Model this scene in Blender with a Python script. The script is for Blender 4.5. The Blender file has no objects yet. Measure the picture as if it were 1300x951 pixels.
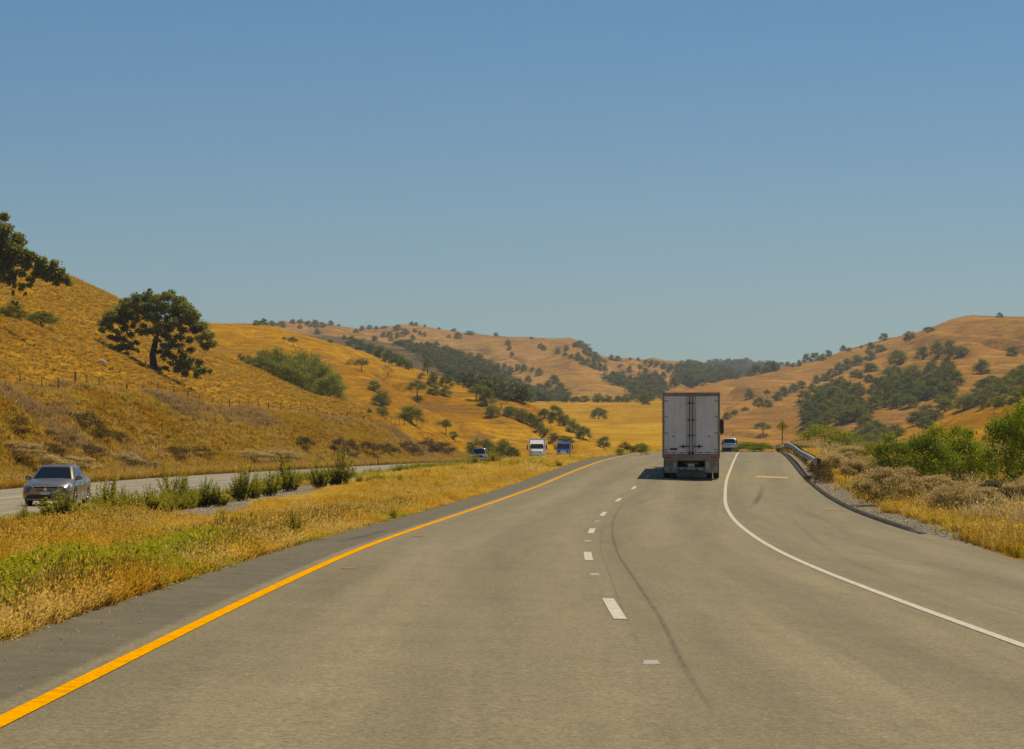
import bpy, bmesh, math, random
import numpy as np
from mathutils import Vector, Matrix
from mathutils.bvhtree import BVHTree

random.seed(7)
rng = np.random.default_rng(7)
scene = bpy.context.scene
COL = scene.collection
F = 3120.0                       # focal length in photo pixels (photo is 1300 wide)
CAMZ = 1.47
HY = 592.0                       # eye-level row of the photo

# ------------------------------------------------------------------ render / camera
cam = bpy.data.cameras.new("camera")
cam.sensor_width = 36.0
cam.lens = F / 1300 * 36.0
cam.shift_y = (HY - 475.5) / 1300
cam.clip_start = 0.5
cam.clip_end = 20000
camo = bpy.data.objects.new("camera", cam)
camo.location = (0, 0, CAMZ)
camo.rotation_euler = (math.radians(90), 0, 0)
COL.objects.link(camo)
scene.camera = camo
scene.view_settings.view_transform = 'Standard'
scene.view_settings.look = 'None'
scene.view_settings.gamma = 1.0
scene.view_settings.exposure = EXPOSURE = 0.0
scene.cycles.use_denoising = True
scene.cycles.max_bounces = 5
scene.cycles.transparent_max_bounces = 6
scene.cycles.volume_bounces = 0

# ------------------------------------------------------------------ light
SUN = Vector((0.33, 0.40, 1.02)).normalized()
elev = math.asin(SUN.z)
azim = math.atan2(SUN.x, SUN.y)       # clockwise from +Y
world = bpy.data.worlds.new("World")
scene.world = world
world.use_nodes = True
nt = world.node_tree
nt.nodes.clear()
sky = nt.nodes.new("ShaderNodeTexSky")
sky.sky_type = 'NISHITA'
sky.sun_disc = False
sky.sun_elevation = elev
sky.sun_rotation = azim
sky.altitude = 200
sky.air_density = 1.0
sky.dust_density = 0.5
sky.ozone_density = 2.2
hsv = nt.nodes.new("ShaderNodeHueSaturation")
hsv.inputs['Saturation'].default_value = 1.45
tint = nt.nodes.new("ShaderNodeMix"); tint.data_type = 'RGBA'; tint.blend_type = 'MULTIPLY'
tint.inputs[0].default_value = 1.0
tint.inputs[7].default_value = (0.77, 0.95, 1.0, 1)
bg = nt.nodes.new("ShaderNodeBackground")
bg.inputs['Strength'].default_value = 0.070
out = nt.nodes.new("ShaderNodeOutputWorld")
nt.links.new(sky.outputs[0], hsv.inputs['Color'])
nt.links.new(hsv.outputs[0], tint.inputs[6])
nt.links.new(tint.outputs[2], bg.inputs['Color'])
nt.links.new(bg.outputs[0], out.inputs['Surface'])
sun = bpy.data.lights.new("sun", 'SUN')
sun.energy = 4.05
sun.angle = math.radians(0.5)
sun.color = (1.0, 0.885, 0.67)
suno = bpy.data.objects.new("sun", sun)
suno.rotation_euler = SUN.to_track_quat('Z', 'Y').to_euler()
COL.objects.link(suno)

# ------------------------------------------------------------------ object helpers
def tag(o, label=None, cat=None, group=None, kind=None):
    if label: o["label"] = label
    if cat: o["category"] = cat
    if group: o["group"] = group
    if kind: o["kind"] = kind
    return o

def empty(name, loc=(0, 0, 0), rz=0.0, label=None, cat=None, group=None, rx=0.0):
    o = bpy.data.objects.new(name, None)
    o.location = loc
    o.rotation_euler = (rx, 0, rz)
    o.empty_display_size = 0.3
    COL.objects.link(o)
    return tag(o, label, cat, group)

def children(o):
    return [c for c in bpy.data.objects if c.parent == o]

class MB:
    """collects faces, then links them as one mesh object"""
    def __init__(s):
        s.v = []; s.f = []; s.m = []
    def add(s, vs, fs, mi=0):
        b = len(s.v)
        s.v.extend([tuple(p) for p in vs])
        s.f.extend([tuple(i + b for i in f) for f in fs])
        s.m.extend([mi] * len(fs))
    def box(s, x0, x1, y0, y1, z0, z1, mi=0, bev=0.0):
        if bev <= 0:
            s.add([(x0,y0,z0),(x1,y0,z0),(x1,y1,z0),(x0,y1,z0),(x0,y0,z1),(x1,y0,z1),(x1,y1,z1),(x0,y1,z1)],
                  [(0,3,2,1),(4,5,6,7),(0,1,5,4),(1,2,6,5),(2,3,7,6),(3,0,4,7)], mi)
            return
        bm = bmesh.new()
        r = bmesh.ops.create_cube(bm, size=1)
        for v in bm.verts:
            v.co = ((x0+x1)/2 + v.co.x*(x1-x0), (y0+y1)/2 + v.co.y*(y1-y0), (z0+z1)/2 + v.co.z*(z1-z0))
        bmesh.ops.bevel(bm, geom=bm.edges[:], offset=bev, segments=2, affect='EDGES', profile=0.6)
        bm.verts.ensure_lookup_table()
        s.add([v.co[:] for v in bm.verts], [[v.index for v in f.verts] for f in bm.faces], mi)
        bm.free()
    def tube(s, pts, rads, n=8, mi=0, cap=True):
        pts = [Vector(p) for p in pts]
        rings = []
        vs = []
        for i, p in enumerate(pts):
            d = (pts[min(i+1, len(pts)-1)] - pts[max(i-1, 0)])
            if d.length < 1e-9: d = Vector((0,0,1))
            d.normalize()
            a = d.cross(Vector((0.31, 0.95, 0.05)))
            if a.length < 0.2: a = d.cross(Vector((1, 0, 0)))
            a.normalize(); b = d.cross(a)
            r = rads[i] if hasattr(rads, '__len__') else rads
            for k in range(n):
                t = 2*math.pi*k/n
                vs.append(p + a*math.cos(t)*r + b*math.sin(t)*r)
        fs = []
        for i in range(len(pts)-1):
            for k in range(n):
                k2 = (k+1) % n
                fs.append((i*n+k, i*n+k2, (i+1)*n+k2, (i+1)*n+k))
        if cap:
            fs.append(tuple(range(n-1, -1, -1)))
            fs.append(tuple((len(pts)-1)*n + k for k in range(n)))
        s.add(vs, fs, mi)
    def cyl(s, c, axis, r, h, n=20, mi=0):
        """centred cylinder along axis 'x','y','z'"""
        d = {'x': Vector((1,0,0)), 'y': Vector((0,1,0)), 'z': Vector((0,0,1))}[axis]
        c = Vector(c)
        s.tube([c - d*h/2, c + d*h/2], [r, r], n, mi)
    def lathe(s, c, prof, n=24, mi=0):
        """profile [(x along axis, radius)] spun round the x axis through c"""
        vs = []; fs = []
        for (a, r) in prof:
            for k in range(n):
                t = 2*math.pi*k/n
                vs.append((c[0]+a, c[1]+r*math.cos(t), c[2]+r*math.sin(t)))
        for i in range(len(prof)-1):
            for k in range(n):
                k2 = (k+1) % n
                fs.append((i*n+k, i*n+k2, (i+1)*n+k2, (i+1)*n+k))
        s.add(vs, fs, mi)
    def build(s, name, mats, parent=None, smooth=False, loc=None):
        me = bpy.data.meshes.new(name)
        me.from_pydata(s.v, [], s.f)
        if not isinstance(mats, (list, tuple)): mats = [mats]
        for m in mats: me.materials.append(m)
        me.polygons.foreach_set("material_index", s.m)
        if smooth:
            me.polygons.foreach_set("use_smooth", [True]*len(s.f))
        me.update()
        o = bpy.data.objects.new(name, me)
        COL.objects.link(o)
        if loc: o.location = loc
        if parent: o.parent = parent
        return o

def copy_tree(o, parent=None):
    c = o.copy(); COL.objects.link(c)
    if parent: c.parent = parent
    for ch in KIDS.get(o.name, []):
        copy_tree(ch, c)
    return c
KIDS = {}

# ------------------------------------------------------------------ numpy noise
def _hash(ix, iy, seed):
    h = (ix.astype(np.int64)*374761393 + iy.astype(np.int64)*668265263 + seed*2147483647) & 0xffffffff
    h = (h ^ (h >> 13)) * 1274126177 & 0xffffffff
    return ((h ^ (h >> 16)) & 0xffff) / 65535.0
def vnoise(x, y, seed=0):
    x = np.asarray(x, float); y = np.asarray(y, float)
    ix = np.floor(x); iy = np.floor(y)
    fx = x-ix; fy = y-iy
    fx = fx*fx*fx*(fx*(fx*6-15)+10); fy = fy*fy*fy*(fy*(fy*6-15)+10)
    a = _hash(ix, iy, seed); b = _hash(ix+1, iy, seed); c = _hash(ix, iy+1, seed); d = _hash(ix+1, iy+1, seed)
    return (a*(1-fx)+b*fx)*(1-fy) + (c*(1-fx)+d*fx)*fy
def fbm(x, y, seed=0, oct=4):
    s = 0; a = 0.5; t = 0
    for i in range(oct):
        s = s + a*(vnoise(x, y, seed+i*17)*2-1); t += a
        x = np.asarray(x)*2.03+11.3; y = np.asarray(y)*2.03+5.7; a *= 0.5
    return s/t
def sstep(a, b, x):
    t = np.clip((np.asarray(x, float)-a)/(b-a), 0, 1)
    return t*t*(3-2*t)

def smooth_table(tab, lo, hi, step, sig):
    xs = np.arange(lo, hi+step, step)
    ys = np.interp(xs, [p[0] for p in tab], [p[1] for p in tab])
    k = int(max(1, 3*sig/step))
    w = np.exp(-0.5*(np.arange(-k, k+1)*step/sig)**2); w /= w.sum()
    # linear extrapolation at both ends
    l = ys[0] + (ys[1]-ys[0])*np.arange(-k, 0); r = ys[-1] + (ys[-1]-ys[-2])*np.arange(1, k+1)
    yy = np.convolve(np.concatenate([l, ys, r]), w, 'valid')
    return lambda q: np.interp(q, xs, yy)

# ------------------------------------------------------------------ the two roads: plan and profile
CX = smooth_table([(-60,1.0),(18,1.0),(25,1.02),(40,1.18),(53,1.66),(67,2.4),(82,3.45),(97,4.75),(112,6.1),(160,10.9),
                   (276,22.3),(400,36),(520,50),(700,74)], -60, 700, 1, 5)
HR = smooth_table([(-60,0),(50,0),(67,.08),(82,.27),(97,.55),(110,.9),(125,1.3),(140,1.7),(160,2.1),(180,2.42),(200,2.62),
                   (240,2.8),(276,2.9),(340,2.9),(450,2.6),(700,2.0)], -60, 700, 1, 5)
OX = smooth_table([(-60,-12.6),(64,-13.4),(96,-13.6),(130,-13.4),(160,-12.4),(200,-9.8),(250,-5.3),(330,3.3),(430,13.8),
                   (520,23),(700,43)], -60, 700, 1, 8)
HO = smooth_table([(-60,-.05),(64,0),(96,.05),(120,.36),(146,.55),(180,.85),(220,1.15),(300,1.85),(330,2.0),(390,2.3),
                   (430,2.7),(520,3.3),(700,4)], -60, 700, 1, 8)
def SE(y): return 0.037*(1-sstep(125, 180, y))
PRo = smooth_table([(-60,8.1),(65,8.1),(88,7.7),(121,7.3),(180,6.8),(700,6.5)], -60, 700, 1, 5)
def PL(y): return CX(y) - 4.75
def PR(y): return CX(y) + PRo(y)
def road_h(x, y): return HR(y) - SE(y)*(x - CX(y))
OW = 11.2                                # width of the far carriageway left of its yellow line
def OL(y): return OX(y) - OW
def OR(y): return OX(y) + 1.1

def ground_h(x, y):
    x = np.asarray(x, float); y = np.asarray(y, float)
    yc = np.clip(y, -60, 700)
    pl = PL(yc); pr = PR(yc); ol = OL(yc); orr = OR(yc)
    hl = road_h(pl, yc); hr = road_h(pr, yc); ho = HO(yc)
    t = np.clip((x-orr)/(pl-orr), 0, 1)
    med = ho*(1-t) + hl*t - 0.42*np.exp(-((t-.66)/.17)**2)*(1-.4*sstep(120,220,y)) + 0.10*fbm(x*0.25, y*0.12, 3, 3)*np.sin(math.pi*t)
    # a low rise in the median far up the road
    med = med + 0.28*np.sin(math.pi*t)*sstep(180, 260, y)
    h = np.where(x > pl, road_h(x, yc), med)
    d = x - pr
    rough = fbm(x*0.13, y*0.10, 9, 4)
    right = hr + 0.02*np.clip(d, 0, 1) + sstep(1.2, 12, d)*(0.12 + 0.35*rough) - 0.02*np.clip(d-14, 0, 400)*sstep(14, 40, d)
    h = np.where(d > 0, right, h)
    e = ol - x
    nb = fbm(x*0.16, y*0.05, 21, 4)
    # the cut bank: road verge, steep cut, then the natural slope
    end = 1 - sstep(365, 430, y)
    top = 7.3 + 0.9*nb
    cut = sstep(2.6, 13.5, e + 1.1*fbm(x*.1, y*.035, 5, 3))
    dip = 1 - 0.55*np.exp(-((y-372)/16)**2)
    lf = ho + (top - ho)*cut*end*dip + np.clip(e-13.5, 0, 500)*0.10*end
    lf = lf + 0.25*fbm(x*.5, y*.25, 31, 3)*sstep(2, 5, e)*end
    h = np.where(e > 0, lf, h)
    h = np.where(y > 700, h + (y-700)*0.0, h)
    return h

def proj(p): return (650 + F*p[0]/p[1], HY - F*(p[2]-CAMZ)/p[1])

# ------------------------------------------------------------------ materials
MATS = {}
class NT:
    def __init__(s, name, rough=0.8, spec=0.3, metal=0.0):
        s.m = bpy.data.materials.new(name); s.m.use_nodes = True
        s.t = s.m.node_tree
        s.b = s.t.nodes['Principled BSDF']
        s.b.inputs['Roughness'].default_value = rough
        s.b.inputs['Specular IOR Level'].default_value = spec
        s.b.inputs['Metallic'].default_value = metal
        s.o = s.t.nodes['Material Output']
    def n(s, t, **k):
        x = s.t.nodes.new(t)
        for a, v in k.items(): setattr(x, a, v)
        return x
    def l(s, a, b): s.t.links.new(a, b)
    def pos(s, scale=(1,1,1)):
        g = s.n('ShaderNodeNewGeometry')
        m = s.n('ShaderNodeMapping'); m.inputs['Scale'].default_value = scale
        s.l(g.outputs['Position'], m.inputs[0]); return m.outputs[0]
    def obj(s, scale=(1,1,1)):
        g = s.n('ShaderNodeTexCoord')
        m = s.n('ShaderNodeMapping'); m.inputs['Scale'].default_value = scale
        s.l(g.outputs['Object'], m.inputs[0]); return m.outputs[0]
    def noise(s, vec, scale, detail=4, rough=0.55, dist=0.0):
        x = s.n('ShaderNodeTexNoise'); x.inputs['Scale'].default_value = scale
        x.inputs['Detail'].default_value = detail; x.inputs['Roughness'].default_value = rough
        x.inputs['Distortion'].default_value = dist
        s.l(vec, x.inputs['Vector']); return x.outputs['Fac']
    def ramp(s, fac, stops, interp='LINEAR'):
        r = s.n('ShaderNodeValToRGB'); r.color_ramp.interpolation = interp
        e = r.color_ramp.elements
        while len(e) < len(stops): e.new(0.5)
        for i, (p, c) in enumerate(stops):
            e[i].position = p
            e[i].color = (*c, 1) if hasattr(c, '__len__') else (c, c, c, 1)
        s.l(fac, r.inputs[0]); return r.outputs[0]
    def mix(s, fac, a, b, mode='MIX'):
        m = s.n('ShaderNodeMix'); m.data_type = 'RGBA'; m.blend_type = mode
        for sock, v in ((m.inputs[0], fac), (m.inputs[6], a), (m.inputs[7], b)):
            if isinstance(v, (int, float)): sock.default_value = v if sock == m.inputs[0] else (v, v, v, 1)
            elif isinstance(v, tuple): sock.default_value = (*v, 1)
            else: s.l(v, sock)
        return m.outputs[2]
    def math(s, op, a, b=0.0):
        m = s.n('ShaderNodeMath'); m.operation = op
        for i, v in enumerate((a, b)):
            if isinstance(v, (int, float)): m.inputs[i].default_value = v
            else: s.l(v, m.inputs[i])
        return m.outputs[0]
    def attr(s, name):
        a = s.n('ShaderNodeAttribute'); a.attribute_name = name; return a.outputs['Fac']
    def bump(s, h, strength=0.4, dist=0.05):
        b = s.n('ShaderNodeBump'); b.inputs['Strength'].default_value = strength; b.inputs['Distance'].default_value = dist
        s.l(h, b.inputs['Height']); s.l(b.outputs[0], s.b.inputs['Normal'])
    def color(s, c):
        if isinstance(c, tuple): s.b.inputs['Base Color'].default_value = (*c, 1)
        else: s.l(c, s.b.inputs['Base Color'])
        return s.m

def paint(name, col, rough=0.35, spec=0.5, metal=0.0, coat=0.0, dirt=0.15):
    t = NT(name, rough, spec, metal)
    n = t.noise(t.obj(), 2.5, 5)
    dk = tuple(c*(1-dirt)*f for c, f in zip(col, (1, .96, .88)))
    t.b.inputs['Coat Weight'].default_value = coat
    t.b.inputs['Coat Roughness'].default_value = 0.08
    return t.color(t.ramp(n, [(0.35, dk), (0.65, col)]))

def hill_mat(name, gold, brown, pale, scale=1.0, streak=1.0, dark=(0.16,0.10,0.035), soft=1.0):
    """dry grass slope: mottled gold and brown with contour-wise cattle tracks"""
    t = NT(name, 0.95, 0.0)
    p = t.pos((1,1,1))
    big = t.noise(p, 0.011*scale, 5, 0.6, 0.6)
    mid = t.noise(t.pos((1, .55, 2.2)), 0.06*scale, 6, 0.62, 0.8)
    trk = t.noise(t.pos((0.25, 0.25, 3.6*streak)), 0.20*scale, 5, 0.6, 1.2)
    fine = t.noise(t.pos((1, 1, 1.0)), 0.9*scale, 6, 0.72)
    c = t.ramp(big, [(0.32, brown), (0.55, gold), (0.75, pale)])
    c = t.mix(t.ramp(mid, [(0.36, 0.62*soft), (0.58, 0.0)]), c, brown)
    c = t.mix(t.ramp(trk, [(0.38, 0.8*soft), (0.48, 0.0)]), c, dark)
    c = t.mix(t.ramp(trk, [(0.54, 0.0), (0.70, 0.6)]), c, pale)
    c = t.mix(0.75, c, t.ramp(fine, [(0.30, 0.30), (0.5, 1.0), (0.72, 1.5)]), 'MULTIPLY')
    t.bump(fine, 0.5, 0.35/scale)
    return t.color(c)
# ------------------------------------------------------------------ terrain meshes
BV = []                                   # (vertices, faces) of every terrain mesh, for placing things on it
def grid_obj(name, X, Y, Z, mat, attrs=None, parent=None, kind="structure", reg=True, smooth=True):
    n0, n1 = X.shape
    V = np.stack([X, Y, Z], -1).reshape(-1, 3)
    i = np.arange((n0-1)*(n1-1)); a = (i//(n1-1))*n1 + i % (n1-1)
    Fc = np.stack([a, a+n1, a+n1+1, a+1], -1)
    # faces look up
    p0, p1, p2 = V[Fc[0,0]], V[Fc[0,1]], V[Fc[0,2]]
    if np.cross(p1-p0, p2-p0)[2] < 0: Fc = Fc[:, ::-1]
    me = bpy.data.meshes.new(name)
    me.vertices.add(len(V)); me.vertices.foreach_set("co", V.ravel())
    me.loops.add(len(Fc)*4); me.loops.foreach_set("vertex_index", Fc.ravel().astype(np.int32))
    me.polygons.add(len(Fc)); me.polygons.foreach_set("loop_start", np.arange(0, len(Fc)*4, 4, dtype=np.int32))
    me.polygons.foreach_set("use_smooth", np.full(len(Fc), smooth))
    me.update(calc_edges=True)
    for k, v in (attrs or {}).items():
        at = me.attributes.new(k, 'FLOAT', 'POINT'); at.data.foreach_set("value", np.asarray(v, float).ravel())
    me.materials.append(mat)
    o = bpy.data.objects.new(name, me); COL.objects.link(o)
    if parent: o.parent = parent
    else: o["kind"] = kind
    if reg: BV.append((V, Fc))
    return o

# --- colours of the place (real base colours)
GOLD = (0.43, 0.225, 0.026); BROWN = (0.27, 0.125, 0.022); PALE = (0.56, 0.34, 0.06)

t = NT("ground_soil", 0.95, 0.0)
p = t.pos()
g1 = t.noise(p, 0.35, 6, 0.65, 0.4); g2 = t.noise(p, 6.0, 6, 0.7); g3 = t.noise(t.pos((1, .5, 2)), 0.12, 5, 0.6, 0.6)
vor = t.n('ShaderNodeTexVoronoi'); vor.inputs['Scale'].default_value = 16; t.l(p, vor.inputs['Vector'])
grass = t.ramp(g1, [(0.3, (0.24,0.13,0.025)), (0.5, (0.37,0.20,0.028)), (0.7, (0.47,0.28,0.045))])
grass = t.mix(t.ramp(g3, [(0.42, 0.55), (0.6, 0.0)]), grass, (0.22, 0.125, 0.03))
grass = t.mix(0.7, grass, t.ramp(g2, [(0.3, 0.5), (0.55, 1.05), (0.8, 1.4)]), 'MULTIPLY')
grav = t.mix(t.ramp(vor.outputs['Distance'], [(0.0, 0.0), (0.6, 1.0)]), (0.44,0.37,0.25), (0.26,0.215,0.14))
grav = t.mix(0.8, grav, t.ramp(t.noise(p, 22, 4, 0.8), [(0.3, 0.55), (0.7, 1.35)]), 'MULTIPLY')
bank = t.ramp(t.noise(t.pos((1, .6, 1.3)), 0.33, 6, 0.68, 0.8), [(0.32, (0.17,0.085,0.02)), (0.46, (0.40,0.20,0.015)), (0.72, (0.54,0.29,0.02))])
bank = t.mix(0.7, bank, t.ramp(t.noise(p, 2.2, 6, 0.75), [(0.3, 0.5), (0.55, 1.05), (0.8, 1.4)]), 'MULTIPLY')
c = t.mix(t.attr("bank"), grass, bank)
gm = t.math('ADD', t.attr("gravel"), t.math('MULTIPLY', t.math('SUBTRACT', t.noise(p, 1.3, 5, .7), 0.5), 1.3))
c = t.mix(t.ramp(gm, [(0.42, 0.0), (0.6, 1.0)]), c, grav)
t.bump(t.math('ADD', g2, vor.outputs['Distance']), 0.5, 0.05)
M_ground = t.color(c)

# road surface: UVs hold metres (x = offset from the lane line, y = along the road)
def asphalt(name, base, dark, shoulder=None):
    t = NT(name, 0.85, 0.25)
    uv = t.n('ShaderNodeAttribute'); uv.attribute_name = "off"
    off = uv.outputs['Fac']
    p = t.pos()
    spk = t.noise(p, 60, 3, 0.8); spk2 = t.noise(p, 14, 4, 0.75)
    sp = t.n('ShaderNodeSeparateXYZ'); t.l(p, sp.inputs[0])
    cb = t.n('ShaderNodeCombineXYZ'); t.l(off, cb.inputs[0]); t.l(t.math('MULTIPLY', sp.outputs[1], 0.05), cb.inputs[1])
    pat = t.noise(cb.outputs[0], 0.8, 6, 0.65, 0.3)
    strk = t.noise(cb.outputs[0], 3.2, 5, 0.7)
    blot = t.noise(p, 0.9, 6, 0.75)
    c = t.ramp(pat, [(0.3, dark), (0.62, base)])
    # wheel paths are polished a little paler, the oil strip between is darker
    w = t.math('SINE', t.math('MULTIPLY', t.math('ADD', off, 0.9), 2*math.pi/1.83))
    c = t.mix(1.0, c, t.ramp(t.math('ADD', t.math('MULTIPLY', w, 0.5), 0.5), [(0.0, 0.90), (1.0, 1.05)]), 'MULTIPLY')
    c = t.mix(1.0, c, t.ramp(strk, [(0.3, 0.90), (0.6, 1.04)]), 'MULTIPLY')
    c = t.mix(1.0, c, t.ramp(spk, [(0.25, 0.62), (0.5, 1.0), (0.78, 1.45)]), 'MULTIPLY')
    c = t.mix(1.0, c, t.ramp(spk2, [(0.3, 0.80), (0.7, 1.16)]), 'MULTIPLY')
    c = t.mix(1.0, c, t.ramp(t.noise(p, 28, 3, 0.8), [(0.3, 0.72), (0.7, 1.25)]), 'MULTIPLY')
    c = t.mix(1.0, c, t.ramp(blot, [(0.35, 0.92), (0.6, 1.03)]), 'MULTIPLY')
    if shoulder:
        sh = t.mix(1.0, shoulder, t.ramp(spk, [(0.25, 0.5), (0.5, 1.0), (0.78, 1.6)]), 'MULTIPLY')
        sh = t.mix(1.0, sh, t.ramp(t.noise(p, 1.8, 5, .7), [(0.3, 0.82), (0.7, 1.15)]), 'MULTIPLY')
        e = t.math('ADD', off, t.math('MULTIPLY', t.math('SUBTRACT', t.noise(p, 3, 4), 0.5), 0.12))
        c = t.mix(t.ramp(t.math('MULTIPLY', t.math('ADD', e, 3.80), -11.0), [(0.0, 0.0), (1.0, 1.0)]), c, sh)
    t.bump(t.math('ADD', spk, spk2), 0.35, 0.01)
    return t.color(c)
M_asph = asphalt("asphalt", (0.272,0.220,0.112), (0.218,0.176,0.088), (0.150,0.124,0.068))
M_asph2 = asphalt("asphalt_far", (0.34,0.29,0.19), (0.27,0.23,0.145))

# ---- ground: one sheet out to the horizon
ys = np.concatenate([np.array([-400,-200,-100]), np.arange(-60, 12, 4), np.arange(12, 130, .8), np.arange(130, 300, 1.6), np.arange(300, 480, 4),
                     np.geomspace(480, 5200, 40)])
def merge_cols(y):
    return y
xs = np.concatenate([-np.geomspace(3600, 62, 26), np.arange(-60, -16, .8), np.arange(-16, 40, .4), np.arange(40, 62, 2), np.geomspace(64, 3600, 26)])
# x columns bend with the road so that edges stay crisp
Yg, U = np.meshgrid(ys, xs, indexing='ij')
bend = (CX(np.clip(Yg, -60, 700)) - 1.0)*np.exp(-np.maximum(np.abs(U)-40, 0)/300)
Xg = U + bend
Zg = ground_h(Xg, Yg)
yc = np.clip(Yg, -60, 700)
dl = PL(yc) - Xg; dr = Xg - PR(yc); e = OL(yc) - Xg; o_ = Xg - OR(yc)
on_main = (dl < 0) & (dr < 0); on_far = (o_ < 0) & (e < 0)
Zg = Zg - 0.05*(sstep(0.0, .35, -dl)*sstep(0.0, .35, -dr)) - 0.05*(sstep(0, .35, -o_)*sstep(0, .35, -e)) 
# far ground sinks below the hills
Zg = np.where(Yg > 700, Zg - 3, Zg)
mid = (dl > 0) & (o_ > 0)
grav = np.exp(-((o_-2.9)/1.25)**4)*mid*sstep(54, 70, Yg + 5*fbm(Xg*.5, Yg*.2, 8, 3))
grav += np.exp(-((dl-2.1)/0.35)**2)*mid*0.55*sstep(32, 45, Yg)
grav += (dr > 0)*(1-sstep(0.8, 1.6, dr + .5*fbm(Xg*.6, Yg*.3, 77, 3)))*sstep(40, 62, Yg)*1.1
grav += (dl > 0)*(1-sstep(0.05, 0.25, dl))*0.6
grav += (e > 0)*(1-sstep(0.1, 0.5, e))*0.5
bankm = sstep(1.5, 4, e)
M_g = grid_obj("ground", Xg, Yg, Zg, M_ground, {"gravel": np.clip(grav, 0, 1.2), "bank": bankm})

# ---- road sheets
def strip(name, offs, y0, y1, step, cx, hfun, mat, dz, parent=None, reg=False):
    yy = np.arange(y0, y1+step*.5, step)
    Yr, O = np.meshgrid(yy, np.array(offs), indexing='ij')
    X = cx(Yr) + O
    Z = hfun(X, Yr) + dz
    return grid_obj(name, X, Yr, Z, mat, {"off": O}, parent, reg=reg)
yy = np.arange(-60, 620, 1.0)
fr = np.linspace(0, 1, 15)
Yr, Q = np.meshgrid(yy, fr, indexing='ij')
Xr = PL(Yr) + (PR(Yr)-PL(Yr))*Q
# the paved edge crumbles a little into the verge
Xr[:, 0] += 0.06*fbm(Yr[:, 0]*0.7, Yr[:, 0]*0+2, 5, 3); Xr[:, -1] += 0.06*fbm(Yr[:, 0]*0.7, Yr[:, 0]*0+9, 6, 3)
road = grid_obj("road", Xr, Yr, road_h(Xr, Yr) + 0.012, M_asph, {"off": Xr-CX(Yr)})
Yr, Q = np.meshgrid(np.arange(-60, 620, 2.0), np.linspace(0, 1, 9), indexing='ij')
Xr = OL(Yr) + (OR(Yr)-OL(Yr))*Q
far_road = grid_obj("opposite_road", Xr, Yr, HO(Yr) + 0.012, M_asph2, {"off": Xr-OX(Yr)})

def line_paint(name, col, wear=0.7):
    t = NT(name, 0.85, 0.0)
    n = t.noise(t.pos(), 9, 6, 0.75)
    n2 = t.noise(t.pos(), 45, 4, 0.8)
    c = t.mix(t.ramp(n, [(0.40, wear), (0.55, 0.0)]), col, tuple(x*.62 for x in col))
    c = t.mix(1.0, c, t.ramp(n2, [(0.3, 0.72), (0.6, 1.06)]), 'MULTIPLY')
    return t.color(c)
M_yel = line_paint("yellow_paint", (0.98, 0.41, 0.0))
M_wht = line_paint("white_paint", (0.66, 0.60, 0.46))
M_cream = line_paint("cream_paint", (0.58, 0.44, 0.22))
M_orange = line_paint("faded_orange_paint", (0.40, 0.24, 0.10))
hr_ = lambda X, Y: road_h(X, Y)
ho_ = lambda X, Y: HO(Y)
strip("edge_line_yellow", [-3.705, -3.585], -50, 600, 1, CX, hr_, M_yel, 0.018, road)
RL = smooth_table([(-60,3.5),(30,3.5),(60,3.66),(700,3.66)], -60, 700, 1, 5)
strip("edge_line_white", [-.06, .06], -50, 600, 1, lambda y: CX(y)+RL(y), hr_, M_wht, 0.018, road)
for k in range(-1, 30):
    y0 = 23.4 + 14.63*k
    if y0 > 330: break
    strip("lane_dash", [-.06, .07], y0, y0+3.66, 1.22, CX, hr_, M_wht, 0.018, road)
strip("edge_line_yellow", [-.08, .08], -50, 600, 2, OX, ho_, M_yel, 0.018, far_road)
strip("edge_line_white", [-7.5, -7.35], -50, 600, 2, OX, ho_, M_wht, 0.018, far_road)
for k in range(0, 36):
    y0 = 12 + 14.63*k
    strip("lane_dash", [-3.72, -3.6], y0, y0+3.66, 1.22, OX, ho_, M_wht, 0.018, far_road)
# cross stripes on the wide shoulder
strip("shoulder_stripe", [5.0, 6.55], 118.0, 120.2, 1.1, CX, hr_, M_cream, 0.018, road)
strip("shoulder_stripe", [6.9, 7.55], 80.6, 81.3, .7, CX, hr_, M_orange, 0.018, road)
strip("shoulder_stripe", [-3.33, -3.15], 32.0, 32.4, .2, CX, hr_, M_orange, 0.018, road)
strip("shoulder_stripe", [-3.33, -3.15], 46.6, 47.1, .25, CX, hr_, M_orange, 0.018, road)

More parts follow.
